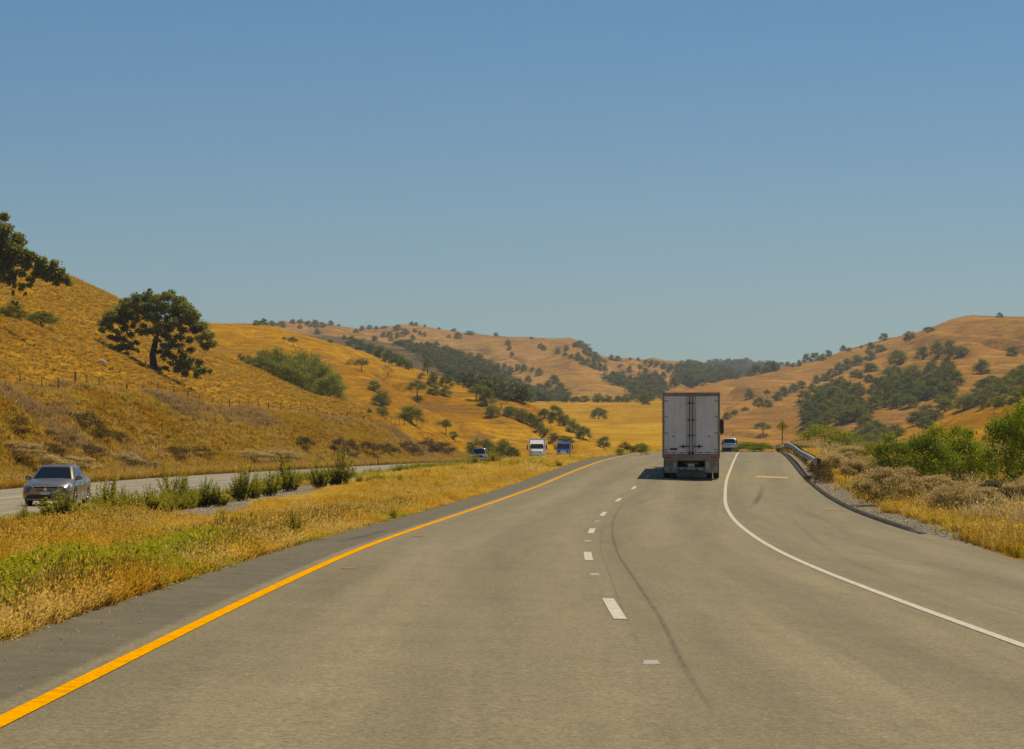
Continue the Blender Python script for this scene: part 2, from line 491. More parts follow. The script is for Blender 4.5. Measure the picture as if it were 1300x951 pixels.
# tyre marks: thin rubber films, partly worn away
def rubber(name, strength):
    t = NT(name, 0.7, 0.3); t.color((0.045, 0.038, 0.028))
    tr = t.n('ShaderNodeBsdfTransparent'); mx = t.n('ShaderNodeMixShader')
    a = t.ramp(t.noise(t.pos((1, .3, 1)), 7, 5, .75), [(0.3, 0.15*strength), (0.6, strength)])
    a = t.math('MULTIPLY', a, t.attr("fade"))
    t.l(a, mx.inputs[0]); t.l(tr.outputs[0], mx.inputs[1]); t.l(t.b.outputs[0], mx.inputs[2]); t.l(mx.outputs[0], t.o.inputs[0])
    return t.m
M_rub = rubber("tyre_rubber", 0.45)
def skid(pts, w, fade=1.0, n=60):
    P = np.array(pts, float)
    k = np.linspace(0, len(P)-1, n)
    y = np.interp(k, range(len(P)), P[:, 1]); o = np.interp(k, range(len(P)), P[:, 0])
    kk = np.ones(5)/5
    o = np.convolve(np.pad(o, 2, 'edge'), kk, 'valid'); y = np.convolve(np.pad(y, 2, 'edge'), kk, 'valid')
    A = np.linspace(0, 1, n)
    lat = np.array([-1, -.3, .3, 1])*w/2
    X = (CX(y)+o)[:, None] + lat[None]; Y = np.repeat(y[:, None], 4, 1)
    f = (np.minimum(1, np.minimum(A, 1-A)*6)[:, None])*np.array([0, 1, 1, 0])[None]*fade
    grid_obj("tyre_mark", X, Y, road_h(X, Y)+0.016, M_rub, {"fade": f}, road, reg=False)
skid([(.16,13),(.25,18),(.42,24),(.52,34),(.52,46),(.42,60),(.33,72),(.25,92)], .07, 0.6)
skid([(.00,17),(.05,22),(.22,34),(.25,48),(.2,66)], .05, 0.28)
skid([(4.6,84),(5.0,95),(5.3,108)], .35, 0.45, 30)
skid([(4.3,78),(4.8,88),(5.1,98)], .22, 0.4, 30)
skid([(6.2,60),(6.4,70),(6.2,80)], .3, 0.22, 30)
skid([(-4.3,42),(-4.15,46),(-4.1,50)], .25, 0.7, 30)
skid([(4.2,30),(4.6,45),(5.2,62),(5.6,80)], .25, 0.2, 40)

# asphalt kerb along the wide shoulder
mb = MB()
yk = np.arange(62, 200, 1.5)
sec = [(-.02, 0.0), (.02, .06), (.08, .085), (.16, .08), (.26, .0)]
vs = []; fs = []
for i, y in enumerate(yk):
    s = float(sstep(62, 66, y))
    for (a, b) in sec:
        x = float(PR(y)) + a
        vs.append((x, y, float(road_h(PR(y), y)) + 0.014 + b*s))
ns = len(sec)
for i in range(len(yk)-1):
    for k in range(ns-1):
        fs.append((i*ns+k, (i+1)*ns+k, (i+1)*ns+k+1, i*ns+k+1))
mb.add(vs, fs)
M_kerb = paint("kerb_asphalt", (0.095, 0.078, 0.055), 0.9, 0.1, dirt=0.5)
kerb = mb.build("kerb", M_kerb, smooth=False); kerb["kind"] = "structure"

# ---- hills
def patch(name, x0, x1, foot, crest, mat, nu=160, ntt=60, prof=1.5, amp=1.0, back=0.35, sig=8, seed=1, gully=1.0, cs=1.0, wave=90.0, sink=1.2):
    """A hill between a foot line and a crest line. Both are given as bearing (photo column), row and distance in metres;
    they fix real distances, so the hill has its own depth and falls away again behind its crest."""
    us = np.linspace(x0, x1, nu)
    fd = smooth_table([(a, c) for a, b, c in foot], x0-60, x1+60, 2, sig*1.5)(us)
    fy = smooth_table([(a, b) for a, b, c in foot], x0-60, x1+60, 2, sig)(us)
    cd = smooth_table([(a, c) for a, b, c in crest], x0-60, x1+60, 1, sig*1.5)(us)
    cy = smooth_table([(a, b) for a, b, c in crest], x0-60, x1+60, 1, sig*.6*cs)(us)
    zf = CAMZ + (HY-fy)*fd/F - sink; zc = CAMZ + (HY-cy)*cd/F
    T = np.concatenate([np.linspace(0, 1, ntt), 1 + np.linspace(0, 1, 18)[1:]])
    U, TT = np.meshgrid(us, T, indexing='ij')
    FD = fd[:, None]; CD = cd[:, None]
    dep = np.where(TT <= 1, FD + (CD-FD)*TT, CD + (TT-1)*(CD-FD)*back*2)
    tt = np.clip(TT, 0, 1)
    g = 1-(1-tt)**prof
    Z = zf[:, None] + (zc-zf)[:, None]*g
    bk = np.clip(TT-1, 0, 1)
    Z = Z - (zc-zf)[:, None]*0.75*(1-np.cos(bk*math.pi))/2
    X = (U-650)/F*dep
    env = np.sin(np.clip(TT, 0, 1)*math.pi)*0.9 + 0.0
    n1 = fbm(X/wave, dep/(wave*1.7), seed, 4)
    # drainage lines run down the slope
    n2 = 1-np.abs(fbm(X/(wave*.42)+0.7*n1, dep/(wave*2.4), seed+50, 3))*2.2
    Z = Z + amp*env*(n1*1.1 - gully*np.clip(n2, 0, 1)**3*0.8)
    Z = Z + amp*0.05*fbm(X/(wave*.08), dep/(wave*.1), seed+90, 3)
    return grid_obj(name, X, dep, Z, mat)

M_A = hill_mat("dry_hill_near", (0.44,0.220,0.010), (0.28,0.122,0.008), (0.58,0.335,0.03), 1.5, 1.0, (0.20,0.10,0.02))
M_B = hill_mat("dry_hill_mid", (0.47,0.230,0.006), (0.29,0.130,0.006), (0.60,0.34,0.02), 1.3, 0.8, (0.21,0.115,0.03))
M_D = hill_mat("dry_field", (0.49,0.27,0.014), (0.36,0.17,0.014), (0.60,0.36,0.035), 1.0, 0.9, (0.28,0.15,0.03), 0.8)
M_C = hill_mat("dry_hill_far", (0.42,0.215,0.045), (0.29,0.145,0.038), (0.54,0.32,0.065), 0.55, 0.8, (0.20,0.12,0.04))
M_E = hill_mat("dry_hill_right", (0.42,0.205,0.036), (0.28,0.132,0.030), (0.55,0.31,0.06), 0.85, 0.8, (0.20,0.12,0.04))
M_scr = hill_mat("scrub_soil", (0.19,0.135,0.06), (0.13,0.095,0.045), (0.30,0.19,0.07), 0.4, 0.6, (0.06,0.05,0.03))

# near left slope with the two big oaks
patch("hill_near", -260, 600,
      [(-260,470,235),(-60,487,200),(0,492,195),(100,497,222),(195,506,245),(330,521,290),(400,534,318),(480,545,352),(560,556,392),(600,574,410)],
      [(-260,205,430),(-100,285,430),(0,318,425),(60,342,425),(95,355,425),(145,378,428),(175,396,420),(215,420,410),(269,447,400),(330,471,385),
       (372,492,372),(400,503,368),(440,511,372),(480,524,382),(545,541,405),(600,566,425)],
      M_A, 220, 70, 1.25, 1.1, 0.4, 8, 3, 0.7, 1.0, 42)
patch("hill_middle", 150, 850,
      [(150,520,450),(330,540,455),(480,560,455),(600,578,450),(700,584,470),(800,586,500),(850,588,520)],
      [(150,402,720),(220,409,735),(253,410,745),(330,411.5,760),(345,414,770),(380,425,790),(440,440,800),(500,461,800),(540,471,790),(575,486,760),(600,493,740),
       (650,506,700),(700,525,650),(740,547,600),(780,574,560),(820,590,560),(850,596,560)],
      M_B, 300, 110, 1.35, 4.8, 0.35, 7, 11, 1.0, 1.0, 75)
patch("field", 520, 885,
      [(520,590,520),(700,588,520),(800,588,520),(900,588,520)],
      [(520,509,1150),(640,509,1150),(720,510,1150),(800,510,1150),(860,508,1150),(900,506,1150)],
      M_D, 120, 60, 1.2, 2.2, 0.4, 8, 23, 0.6, 1.0, 120)
# scrub covered ridge in the valley behind the middle hill
patch("hill_scrub_ridge", 380, 760,
      [(380,520,950),(600,520,1000),(700,524,1160),(760,530,1180)],
      [(380,424,1500),(440,428,1500),(500,437,1500),(545,441,1480),(580,449,1460),(600,452,1450),(630,468,1420),(665,490,1380),(695,507,1340),(720,516,1320),(760,530,1300)],
      M_scr, 160, 60, 1.3, 7, 0.3, 6, 37, 1.2, 1.0, 110)
patch("hill_far", 250, 960,
      [(250,520,1400),(600,520,1500),(760,512,1250),(860,512,1300),(960,512,1500)],
      [(250,420,2300),(330,412,2300),(365,410,2300),(390,409.5,2280),(420,413,2280),(450,417,2280),(475,417,2280),(497,414,2280),(515,412.5,2280),(540,414,2280),(565,418,2280),
       (590,423,2280),(620,425.5,2260),(660,428,2240),(700,429.5,2200),(724,429,2180),(735,433,2180),(745,441,2180),(755,449,2180),(772,454,2250),(800,456,2300),(830,461,2350),(860,468,2400),
       (900,476,2450),(960,492,2500)],
      M_C, 360, 110, 1.25, 22, 0.3, 4, 41, 1.1, 0.7, 190)
patch("hill_farthest", 720, 1180,
      [(720,500,2600),(900,500,2600),(1180,500,2600)],
      [(720,470,3300),(800,466,3300),(860,462,3300),(885,462,3300),(905,460,3300),(925,458.5,3300),(948,458,3300),(965,461,3300),(985,463.5,3300),(1020,466,3300),(1180,480,3300)],
      M_scr, 140, 40, 1.3, 10, 0.3, 6, 47, 1.0, 0.8, 220)
patch("hill_right_back", 840, 1330,
      [(840,545,900),(1000,540,1000),(1150,520,1200),(1330,520,1300)],
      [(840,498,1500),(880,494,1520),(905,487,1550),(931,480,1600),(960,475,1650),(992,466.5,1700),(1015,461,1720),(1045,456.5,1750),(1070,446,1780),(1097,439,1800),(1120,432,1800),(1145,426,1800),
       (1165,422,1800),(1192,412,1800),(1230,408,1800),(1330,410,1800)],
      M_E, 240, 90, 1.2, 12, 0.3, 6, 53, 0.8, 0.8, 150)
patch("hill_right", 870, 1420,
      [(870,592,560),(1000,586,600),(1100,580,620),(1200,575,640),(1420,560,640)],
      [(870,562,900),(905,541,950),(931,530,1000),(960,519,1050),(992,510,1100),(1020,499,1150),(1048,489,1200),(1075,474,1260),(1097,463,1310),(1120,452,1380),(1145,438,1450),(1165,426,1500),
       (1192,411,1550),(1210,404.5,1580),(1232,400.5,1600),(1260,401.5,1600),(1300,402.5,1600),(1420,408,1600)],
      M_E, 300, 130, 1.2, 13, 0.35, 7, 59, 1.3, 0.8, 130)
patch("hill_right_near", 1120, 1460,
      [(1120,590,330),(1200,588,330),(1300,586,320),(1460,586,300)],
      [(1120,585,420),(1150,566,450),(1185,545,480),(1215,528,500),(1250,521,500),(1300,508,500),(1460,470,500)],
      M_A, 120, 50, 1.3, 1.6, 0.4, 8, 67, 0.5, 1.0, 60)
patch("hill_right_wooded", 1100, 1460,
      [(1100,575,560),(1200,555,600),(1300,540,600),(1460,530,600)],
      [(1100,560,800),(1150,537,820),(1190,515,850),(1230,502,870),(1265,488,880),(1300,477,880),(1460,450,880)],
      M_B, 120, 50, 1.3, 3, 0.4, 8, 71, 0.8, 1.0, 80)

vo = 0; VV = []; FF = []
for V, Fc in BV:
    VV.append(V); FF.append(Fc + vo); vo += len(V)
BVH = BVHTree.FromPolygons(np.concatenate(VV).tolist(), np.concatenate(FF).tolist())
def hit(px, py):
    """the point of the terrain seen at this bearing and row"""
    for k in range(40):
        d = Vector(((px-650)/F, 1, (HY-py)/F)).normalized()
        r = BVH.ray_cast(Vector((0, 0, CAMZ)), d)
        if r[0] is not None: return r[0]
        py += 1.0
    return None
def drop(x, y, z0=400):
    r = BVH.ray_cast(Vector((x, y, z0)), Vector((0, 0, -1)))
    return r[0].z if r[0] is not None else 0.0
# ------------------------------------------------------------------ vehicle materials
M_tyre = paint("tyre", (0.025, 0.024, 0.023), 0.85, 0.2, dirt=0.3)
M_rim = paint("alloy", (0.55, 0.55, 0.56), 0.3, 0.5, 0.9)
M_black = paint("black_plastic", (0.02, 0.02, 0.022), 0.5, 0.4)
M_dark = paint("underbody", (0.03, 0.028, 0.026), 0.9, 0.1)
M_glass = paint("window_glass", (0.008, 0.013, 0.013), 0.06, 0.35, dirt=0.05)
M_chrome = paint("chrome", (0.7, 0.7, 0.7), 0.15, 0.5, 1.0)
M_lens = paint("headlamp_lens", (0.85, 0.82, 0.68), 0.08, 0.8, 0.3)
M_red = paint("red_lens", (0.50, 0.012, 0.010), 0.25, 0.6)
M_redtape = paint("red_tape", (0.30, 0.03, 0.03), 0.4, 0.5)
M_whtape = paint("white_tape", (0.55, 0.54, 0.52), 0.4, 0.5)
M_amber = paint("amber_lens", (0.75, 0.28, 0.02), 0.25, 0.6)
M_plate = paint("number_plate", (0.66, 0.64, 0.60), 0.5, 0.3)
M_gold = paint("champagne_paint", (0.31, 0.235, 0.145), 0.29, 0.5, 0.62, 0.6)
M_silver = paint("silver_paint", (0.70, 0.71, 0.72), 0.28, 0.5, 0.35, 0.7)
M_grey = paint("grey_blue_paint", (0.16, 0.17, 0.19), 0.3, 0.5, 0.4, 0.7)
M_whitep = paint("white_truck_paint", (0.78, 0.77, 0.72), 0.35, 0.5, 0, 0.3)
M_blue = paint("blue_truck_paint", (0.02, 0.075, 0.30), 0.25, 0.5, 0.1, 0.8)
M_alu = paint("aluminium", (0.36, 0.29, 0.19), 0.5, 0.4, 0.1, dirt=0.35)
M_galv = paint("galvanised_steel", (0.50, 0.50, 0.46), 0.6, 0.3, 0.1, dirt=0.3)
M_wood = paint("weathered_wood", (0.12, 0.09, 0.06), 0.9, 0.1, dirt=0.4)
M_rust = paint("rusty_steel", (0.10, 0.06, 0.035), 0.9, 0.1, dirt=0.4)

def wheel(parent, x, y, r, w, side, dual=False, rim=M_rim):
    """one wheel: tyre with a rim as its child; side = -1 left, 1 right"""
    m = MB(); h = w/2
    m.lathe((0, 0, 0), [(-h*.9, r*.60), (-h, r*.72), (-h, r*.90), (-h*.82, r*.985), (-h*.4, r), (h*.4, r), (h*.82, r*.985), (h, r*.90), (h, r*.72), (h*.9, r*.60)], 28)
    t = m.build("wheel", M_tyre, parent, True, (x, y, r))
    q = MB()
    s = side*h
    q.lathe((0, 0, 0), [(s*.88, r*.61), (s*.95, r*.57), (s*.55, r*.50), (s*.5, r*.1), (s*.62, 0.001)], 28)
    for k in range(7):
        a = 2*math.pi*k/7
        c, sn = math.cos(a), math.sin(a)
        q.tube([(s*.66, c*r*.08, sn*r*.08), (s*.86, c*r*.56, sn*r*.56)], [r*.07, r*.05], 5)
    q.build("rim", rim, t, True)
    return t

def lerp(a, b, t): return tuple(a[i] + (b[i]-a[i])*t for i in range(3))

def car(name, label, L, W, H, paintm, prof, cab, wheels, loc, rz, front=True, lamps=None, group=None, arch=0.36, rx=0.0):
    """prof: [(y, zbottom, ztop, halfwidth)] rear to front; cab: dict with the greenhouse corners"""
    root = empty(name, loc, rz, label, "car" if name != "pickup_truck" else "pickup", group, rx)
    r = wheels['r']
    P = np.array(prof)
    yy = np.unique(np.concatenate([np.linspace(P[0,0], P[-1,0], 64), P[:,0]]))
    zb = np.interp(yy, P[:,0], P[:,1]); zt = np.interp(yy, P[:,0], P[:,2]); hw = np.interp(yy, P[:,0], P[:,3])
    k = np.array([1,2,1])/4.
    zt = np.convolve(np.pad(zt, 1, 'edge'), k, 'valid')
    vs = []; fs = []
    n = 0
    for y, b, t_, h in zip(yy, zb, zt, hw):
        zs = b
        for wy in wheels['y']:
            d = abs(y-wy)
            if d < r+.06: zs = max(zs, r + math.sqrt((r+.06)**2 - d*d)*0.98)
        zm = b + (t_-b)*0.55
        zl = max(zs, b+.10)
        half = [(0, b), (h-.26, b), (h-.24, zs), (h-.03, zs), (h-.004, max(zl, zs+.01)), (h, max(zm, zs+.03)), (h-.02, max(t_-.16, zs+.05)), (h-.07, max(t_-.05, zs+.06)), (h-.16, t_), (h*.45, t_+.025), (0, t_+.03)]
        ring = [(x, y, z) for x, z in half] + [(-x, y, z) for x, z in half[-2:0:-1]]
        n = len(ring); vs += ring
    for i in range(len(yy)-1):
        for k_ in range(n):
            k2 = (k_+1) % n
            fs.append((i*n+k_, i*n+k2, (i+1)*n+k2, (i+1)*n+k_))
    fs.append(tuple(range(n))); fs.append(tuple(range(len(vs)-1, len(vs)-n-1, -1)))
    m = MB(); m.add(vs, fs)
    body = m.build("body", paintm, root, True)
    md = body.modifiers.new("edge", 'EDGE_SPLIT'); md.split_angle = math.radians(38)
    # greenhouse
    c = cab
    z0, z1 = c['z0'], H
    def ring(yf, yr, h, z, rad=.16):
        pts = []
        for (cx, cy, a0) in ((h-rad, yf-rad, 0), (-(h-rad), yf-rad, 90), (-(h-rad), yr+rad, 180), (h-rad, yr+rad, 270)):
            for j in range(5):
                a = math.radians(a0 + 90*j/4)
                pts.append((cx+rad*math.cos(a), cy+rad*math.sin(a), z))
        return pts
    ze = z1-.07
    def at(t): return (c['yf0']+(c['yf1']-c['yf0'])*t, c['yr0']+(c['yr1']-c['yr0'])*t, c['h0']+(c['h1']-c['h0'])*t)
    rings = []
    for t in (0, .5, 1):
        a_, b_, h_ = at(t); rings.append(ring(a_, b_, h_, z0+(ze-z0)*t))
    a_, b_, h_ = at(1)
    rings.append(ring(a_-.10, b_+.10, h_-.07, z1-.02)); rings.append(ring(a_-.35, b_+.35, h_-.28, z1))
    vs = [p for rg in rings for p in rg]; n = 20; fs = []
    for i in range(len(rings)-1):
        for k_ in range(n):
            k2 = (k_+1) % n
            fs.append((i*n+k_, i*n+k2, (i+1)*n+k2, (i+1)*n+k_))
    fs.append(tuple(range(4*n, 5*n)))
    m = MB(); m.add(vs, fs); m.build("cabin", paintm, root, True)
    g = .012
    def quadgrid(a, b, c_, d, nrm, nm, mat, bow=0.0):
        mm = MB(); vs = []; N = 6
        for i in range(N+1):
            for j in range(N+1):
                u, v = i/N, j/N
                p = Vector(lerp(lerp(a, b, u), lerp(d, c_, u), v)) + Vector(nrm)*(g + bow*math.sin(math.pi*u))
                vs.append(p)
        fs = [(i*(N+1)+j, (i+1)*(N+1)+j, (i+1)*(N+1)+j+1, i*(N+1)+j+1) for i in range(N) for j in range(N)]
        mm.add(vs, fs); return mm.build(nm, mat, root, True)
    tl, th = .10, .93
    def front_pt(s, t, which):
        a_, b_, h_ = at(t); return (s*(h_-.10), a_ if which else b_, z0+(ze-z0)*t)
    nf = Vector((0, (ze-z0), (c['yf0']-c['yf1']))).normalized()
    nr = Vector((0, -(ze-z0), (c['yr1']-c['yr0']))).normalized()
    quadgrid(front_pt(-1,tl,1), front_pt(1,tl,1), front_pt(1,th,1), front_pt(-1,th,1), nf, "windscreen", M_glass, .01)
    quadgrid(front_pt(-1,c.get('rl',tl),0), front_pt(1,c.get('rl',tl),0), front_pt(1,th,0), front_pt(-1,th,0), nr, "rear_window", M_glass, .01)
    for s in (-1, 1):
        for (u0, u1) in c['side']:
            def sp(u, t):
                a_, b_, h_ = at(t)
                return (s*h_, a_ - .14 + (b_-a_+.28)*u, z0+(ze-z0)*t)
            nn = Vector((s*(ze-z0), 0, c['h0']-c['h1'])).normalized()
            quadgrid(sp(u0,.10), sp(u1,.10), sp(u1,.90), sp(u0,.90), nn, "side_window", M_glass)
        mm = MB(); my = c['yf0']-.38
        mm.box(s*(W/2+.02)-.11, s*(W/2+.02)+.11, my-.07, my+.07, z0+.02, z0+.17, 0, .04)
        mm.tube([(s*(W/2-.12), my, z0+.02), (s*(W/2), my, z0+.08)], [.025, .025], 6)
        mm.build("wing_mirror", paintm, root, True)
        for wy in wheels['y']:
            wheel(root, s*(W/2-wheels['w']/2-.01), wy, r, wheels['w'], s)
    mm = MB(); mm.box(-W/2+.3, W/2-.3, P[0,0]+.4, P[-1,0]-.4, r*.55, r*1.3)
    mm.build("underbody", M_dark, root)
    return root

def patch_on(root, name, mat, pts, th=.02, n=(0, 1, 0)):
    """a thin moulded piece with the outline pts, th thick along n"""
    m = MB(); n = Vector(n)
    a = [Vector(p) for p in pts]; b = [p + n*th for p in a]
    k = len(a)
    m.add(a+b, [tuple(range(k-1, -1, -1)), tuple(range(k, 2*k))] + [(i, (i+1) % k, k+(i+1) % k, k+i) for i in range(k)])
    return m.build(name, mat, root)

def slope_at(x, y, h=None):
    f = h or road_h
    return math.atan2(float(f(x, y+4) - f(x, y-4)), 8)

# ---- sedan coming towards the camera
sx, sy = -16.55, 89.5
sed = car("sedan", "champagne grey sedan with chrome rimmed grille driving towards the camera beside the green bushes", 4.8, 1.80, 1.47, M_gold,
    [(-2.40,.42,.70,.62),(-2.36,.30,.92,.78),(-2.2,.24,1.02,.86),(-1.4,.22,1.03,.90),(0,.22,.97,.90),(.9,.22,.96,.90),(1.15,.22,.95,.90),(1.9,.24,.82,.88),(2.2,.24,.74,.85),(2.34,.26,.66,.78),(2.41,.34,.56,.64)],
    dict(z0=.90, yf0=1.12, yf1=.28, yr0=-1.95, yr1=-1.05, h0=.80, h1=.60, side=[(.02,.46),(.51,.93)]),
    dict(y=(-1.42, 1.36), r=.325, w=.21), (sx, sy, float(HO(sy))+.012), math.radians(180.5))
for s in (-1, 1):
    patch_on(sed, "headlight", M_lens, [(s*.45,2.31,.55),(s*.82,2.10,.57),(s*.86,1.82,.74),(s*.72,1.96,.82),(s*.48,2.24,.71)][::s], .055, (0,.8,.45))
    patch_on(sed, "fog_lamp", M_lens, [(s*.55,2.38,.30),(s*.70,2.33,.30),(s*.70,2.33,.37),(s*.55,2.38,.37)][::s], .03)
    patch_on(sed, "tail_light", M_red, [(s*.5,-2.38,.72),(s*.8,-2.34,.72),(s*.8,-2.3,.86),(s*.5,-2.36,.88)][::-s], .03, (0,-1,0))
    for yy_ in (.25, -.75):
        mm = MB(); mm.box(s*.905-.012, s*.905+.012, yy_-.09, yy_+.09, .80, .83); mm.build("door_handle", M_gold, sed)
        mm = MB(); mm.box(s*.899-.003, s*.899+.003, yy_+.17, yy_+.18, .3, .9); mm.build("door_seam", M_black, sed)
grl = patch_on(sed, "grille", M_black, [(-.36,2.39,.50),(.36,2.39,.50),(.46,2.35,.68),(-.46,2.35,.68)][::-1], .07)
mm = MB(); mm.tube([(-.36,2.47,.49),(.36,2.47,.49),(.46,2.43,.69)],.017,6); mm.tube([(-.36,2.47,.49),(-.46,2.43,.69)],.017,6); mm.tube([(-.46,2.44,.69),(.46,2.44,.69)],.014,6)
for z in (.54,.58,.62): mm.tube([(-.38,2.465,z),(.38,2.465,z)],.006,5)
mm.build("grille_trim", M_chrome, grl)
mm = MB(); mm.cyl((0,2.475,.59),'y',.06,.02,20); mm.build("badge", M_chrome, grl)
patch_on(sed, "lower_intake", M_black, [(-.72,2.36,.27),(.72,2.36,.27),(.62,2.39,.40),(-.62,2.39,.40)][::-1], .07)
patch_on(sed, "number_plate", M_plate, [(-.16,2.46,.40),(.16,2.46,.40),(.16,2.46,.51),(-.16,2.46,.51)][::-1], .03)
patch_on(sed, "bumper_strip", M_gold, [(-.62,2.38,.215),(.62,2.38,.215),(.68,2.38,.255),(-.68,2.38,.255)][::-1], .06)

# ---- silver wagon ahead, seen from behind
hx, hy = 24.1, 272.0
suv = car("estate_car", "silver crossover seen from behind, half hidden by the white trailer ahead", 4.5, 1.84, 1.68, M_silver,
    [(-2.25,.45,.80,.70),(-2.2,.34,1.05,.82),(-2.0,.28,1.10,.90),(0,.28,1.05,.92),(.9,.28,1.04,.92),(1.2,.28,1.02,.91),(1.9,.3,.92,.88),(2.2,.35,.75,.75)],
    dict(z0=1.0, yf0=1.1, yf1=.35, yr0=-2.12, yr1=-1.75, h0=.84, h1=.66, side=[(.03,.36),(.40,.68),(.72,.95)], rl=.2),
    dict(y=(-1.3, 1.3), r=.35, w=.22), (hx, hy, float(road_h(hx, hy))+.012), -.10)
for s in (-1, 1):
    patch_on(suv, "tail_light", M_red, [(s*.70,-2.22,.98),(s*.88,-2.10,.98),(s*.78,-1.95,1.50),(s*.68,-2.0,1.50)][::-s], .06, (0,-1,0))
patch_on(suv, "rear_bumper", M_black, [(-.80,-2.27,.34),(.80,-2.27,.34),(.80,-2.27,.62),(-.80,-2.27,.62)], .05, (0,-1,0))
patch_on(suv, "number_plate", M_plate, [(-.16,-2.28,.74),(.16,-2.28,.74),(.16,-2.28,.88),(-.16,-2.28,.88)], .03, (0,-1,0))

# ---- grey blue off-roader coming over the rise
px_, py_ = -4.1, 312.0
off = car("off_road_car", "grey blue off-roader with a roof rack coming in front of the dark round bush", 4.6, 1.92, 1.88, M_grey,
    [(-2.3,.5,.9,.85),(-2.25,.4,1.08,.92),(0,.38,1.10,.96),(1.0,.38,1.10,.96),(1.25,.38,1.08,.95),(2.0,.4,1.02,.93),(2.25,.42,.9,.88),(2.32,.5,.8,.8)],
    dict(z0=1.05, yf0=1.15, yf1=.65, yr0=-2.2, yr1=-2.0, h0=.88, h1=.74, side=[(.03,.33),(.37,.66),(.70,.95)]),
    dict(y=(-1.35, 1.4), r=.38, w=.25), (px_, py_, float(HO(py_))+.012), math.radians(180-4))
for s in (-1, 1):
    patch_on(off, "headlight", M_lens, [(s*.62,2.24,.74),(s*.86,2.16,.74),(s*.86,2.14,.94),(s*.62,2.22,.94)][::s], .10)
    patch_on(off, "indicator_lamp", M_amber, [(s*.80,2.24,.58),(s*.92,2.18,.58),(s*.92,2.16,.68),(s*.80,2.2,.68)][::s], .08)
    mm = MB(); mm.tube([(s*.62,-1.7,1.96),(s*.62,.2,1.96)],.025,6); mm.tube([(s*.62,-1.6,1.86),(s*.62,-1.6,1.96)],.02,6); mm.tube([(s*.62,.1,1.86),(s*.62,.1,1.96)],.02,6)
    mm.build("roof_rail", M_black, off)
patch_on(off, "grille", M_black, [(-.55,2.27,.72),(.55,2.27,.72),(.55,2.25,.92),(-.55,2.25,.92)][::-1], .08)
patch_on(off, "front_bumper", M_silver, [(-.88,2.28,.42),(.88,2.28,.42),(.88,2.28,.62),(-.88,2.28,.62)][::-1], .08)

# ---- tractor unit shared by the trailer truck and the blue truck
def tractor(root, y0, paintm, bumper, roof=3.3, mirrors=True):
    """cab with bonnet, its back wall at y0, facing +y"""
    m = MB()
    m.box(-1.18, 1.18, y0, y0+2.3, 1.0, roof-.45, 0, .10)
    m.build("sleeper_cab", paintm, root, True)
    m = MB()   # wind deflector: slopes up and back
    w = 1.12
    m.add([(-w,y0+.05,roof-.5),(w,y0+.05,roof-.5),(w,y0+2.2,roof-.5),(-w,y0+2.2,roof-.5),(-w*.93,y0+.05,roof+.35),(w*.93,y0+.05,roof+.35),(w*.9,y0+.7,roof+.35),(-w*.9,y0+.7,roof+.35)],
          [(0,3,2,1),(4,5,6,7),(0,1,5,4),(1,2,6,5),(2,3,7,6),(3,0,4,7)])
    m.build("wind_deflector", paintm, root)
    m = MB()
    vs = []
    st = [(y0+2.25,1.0,1.95,1.08),(y0+3.0,.95,1.85,1.0),(y0+3.9,.9,1.72,.92),(y0+4.15,.9,1.55,.85),(y0+4.22,.95,1.3,.78)]
    for (y,b,t_,h) in st: vs += [(-h,y,b),(h,y,b),(h,y,t_-.15),(h-.15,y,t_),(-h+.15,y,t_),(-h,y,t_-.15)]
    fs = [(i*6+k, i*6+(k+1) % 6, (i+1)*6+(k+1) % 6, (i+1)*6+k) for i in range(4) for k in range(6)] + [tuple(range(24, 30))]
    m.add(vs, fs); m.build("bonnet", paintm, root)
    m = MB(); m.box(-.5,.5,y0+4.2,y0+4.28,.95,1.5); m.build("grille", M_chrome, root)
    m = MB(); m.box(-1.18,1.18,y0+4.15,y0+4.4,.42,.85,0,.05); m.build("front_bumper", bumper, root)
    m = MB()
    m.add([(-1.0,y0+2.33,1.98),(1.0,y0+2.33,1.98),(.98,y0+2.32,2.68),(-.98,y0+2.32,2.68)], [(0,1,2,3)]); m.box(-1.0,1.0,y0+2.27,y0+2.325,1.98,2.68)
    m.build("windscreen", M_glass, root)
    for s in (-1, 1):
        m = MB(); m.box(s*1.20-.015, s*1.20+.015, y0+1.15, y0+2.05, 1.95, 2.6); m.build("side_window", M_glass, root)
        m = MB(); m.box(s*.78-.12, s*.78+.12, y0+4.05, y0+4.3, .98, 1.2); m.build("headlight", M_lens, root)
        m = MB(); m.box(s*.95-.25, s*.95+.25, y0+2.6, y0+3.95, .95, 1.12, 0, .05); m.build("mudguard", paintm, root)
        if mirrors:
            m = MB(); m.box(s*1.50-.10, s*1.50+.10, y0+2.0, y0+2.12, 1.75, 2.5, 0, .04)
            m.tube([(s*1.15,y0+2.05,2.45),(s*1.5,y0+2.05,2.55)],.02,6); m.tube([(s*1.15,y0+2.05,1.7),(s*1.5,y0+2.05,1.7)],.02,6); m.tube([(s*1.5,y0+2.05,1.7),(s*1.5,y0+2.05,2.55)],.02,6)
            m.build("wing_mirror", M_black, root, True)
        wheel(root, s*1.0, y0+3.3, .50, .28, s)
    m = MB(); m.box(-.45,.45,y0-2.6,y0+3.6,.62,.95); m.build("chassis", M_dark, root)

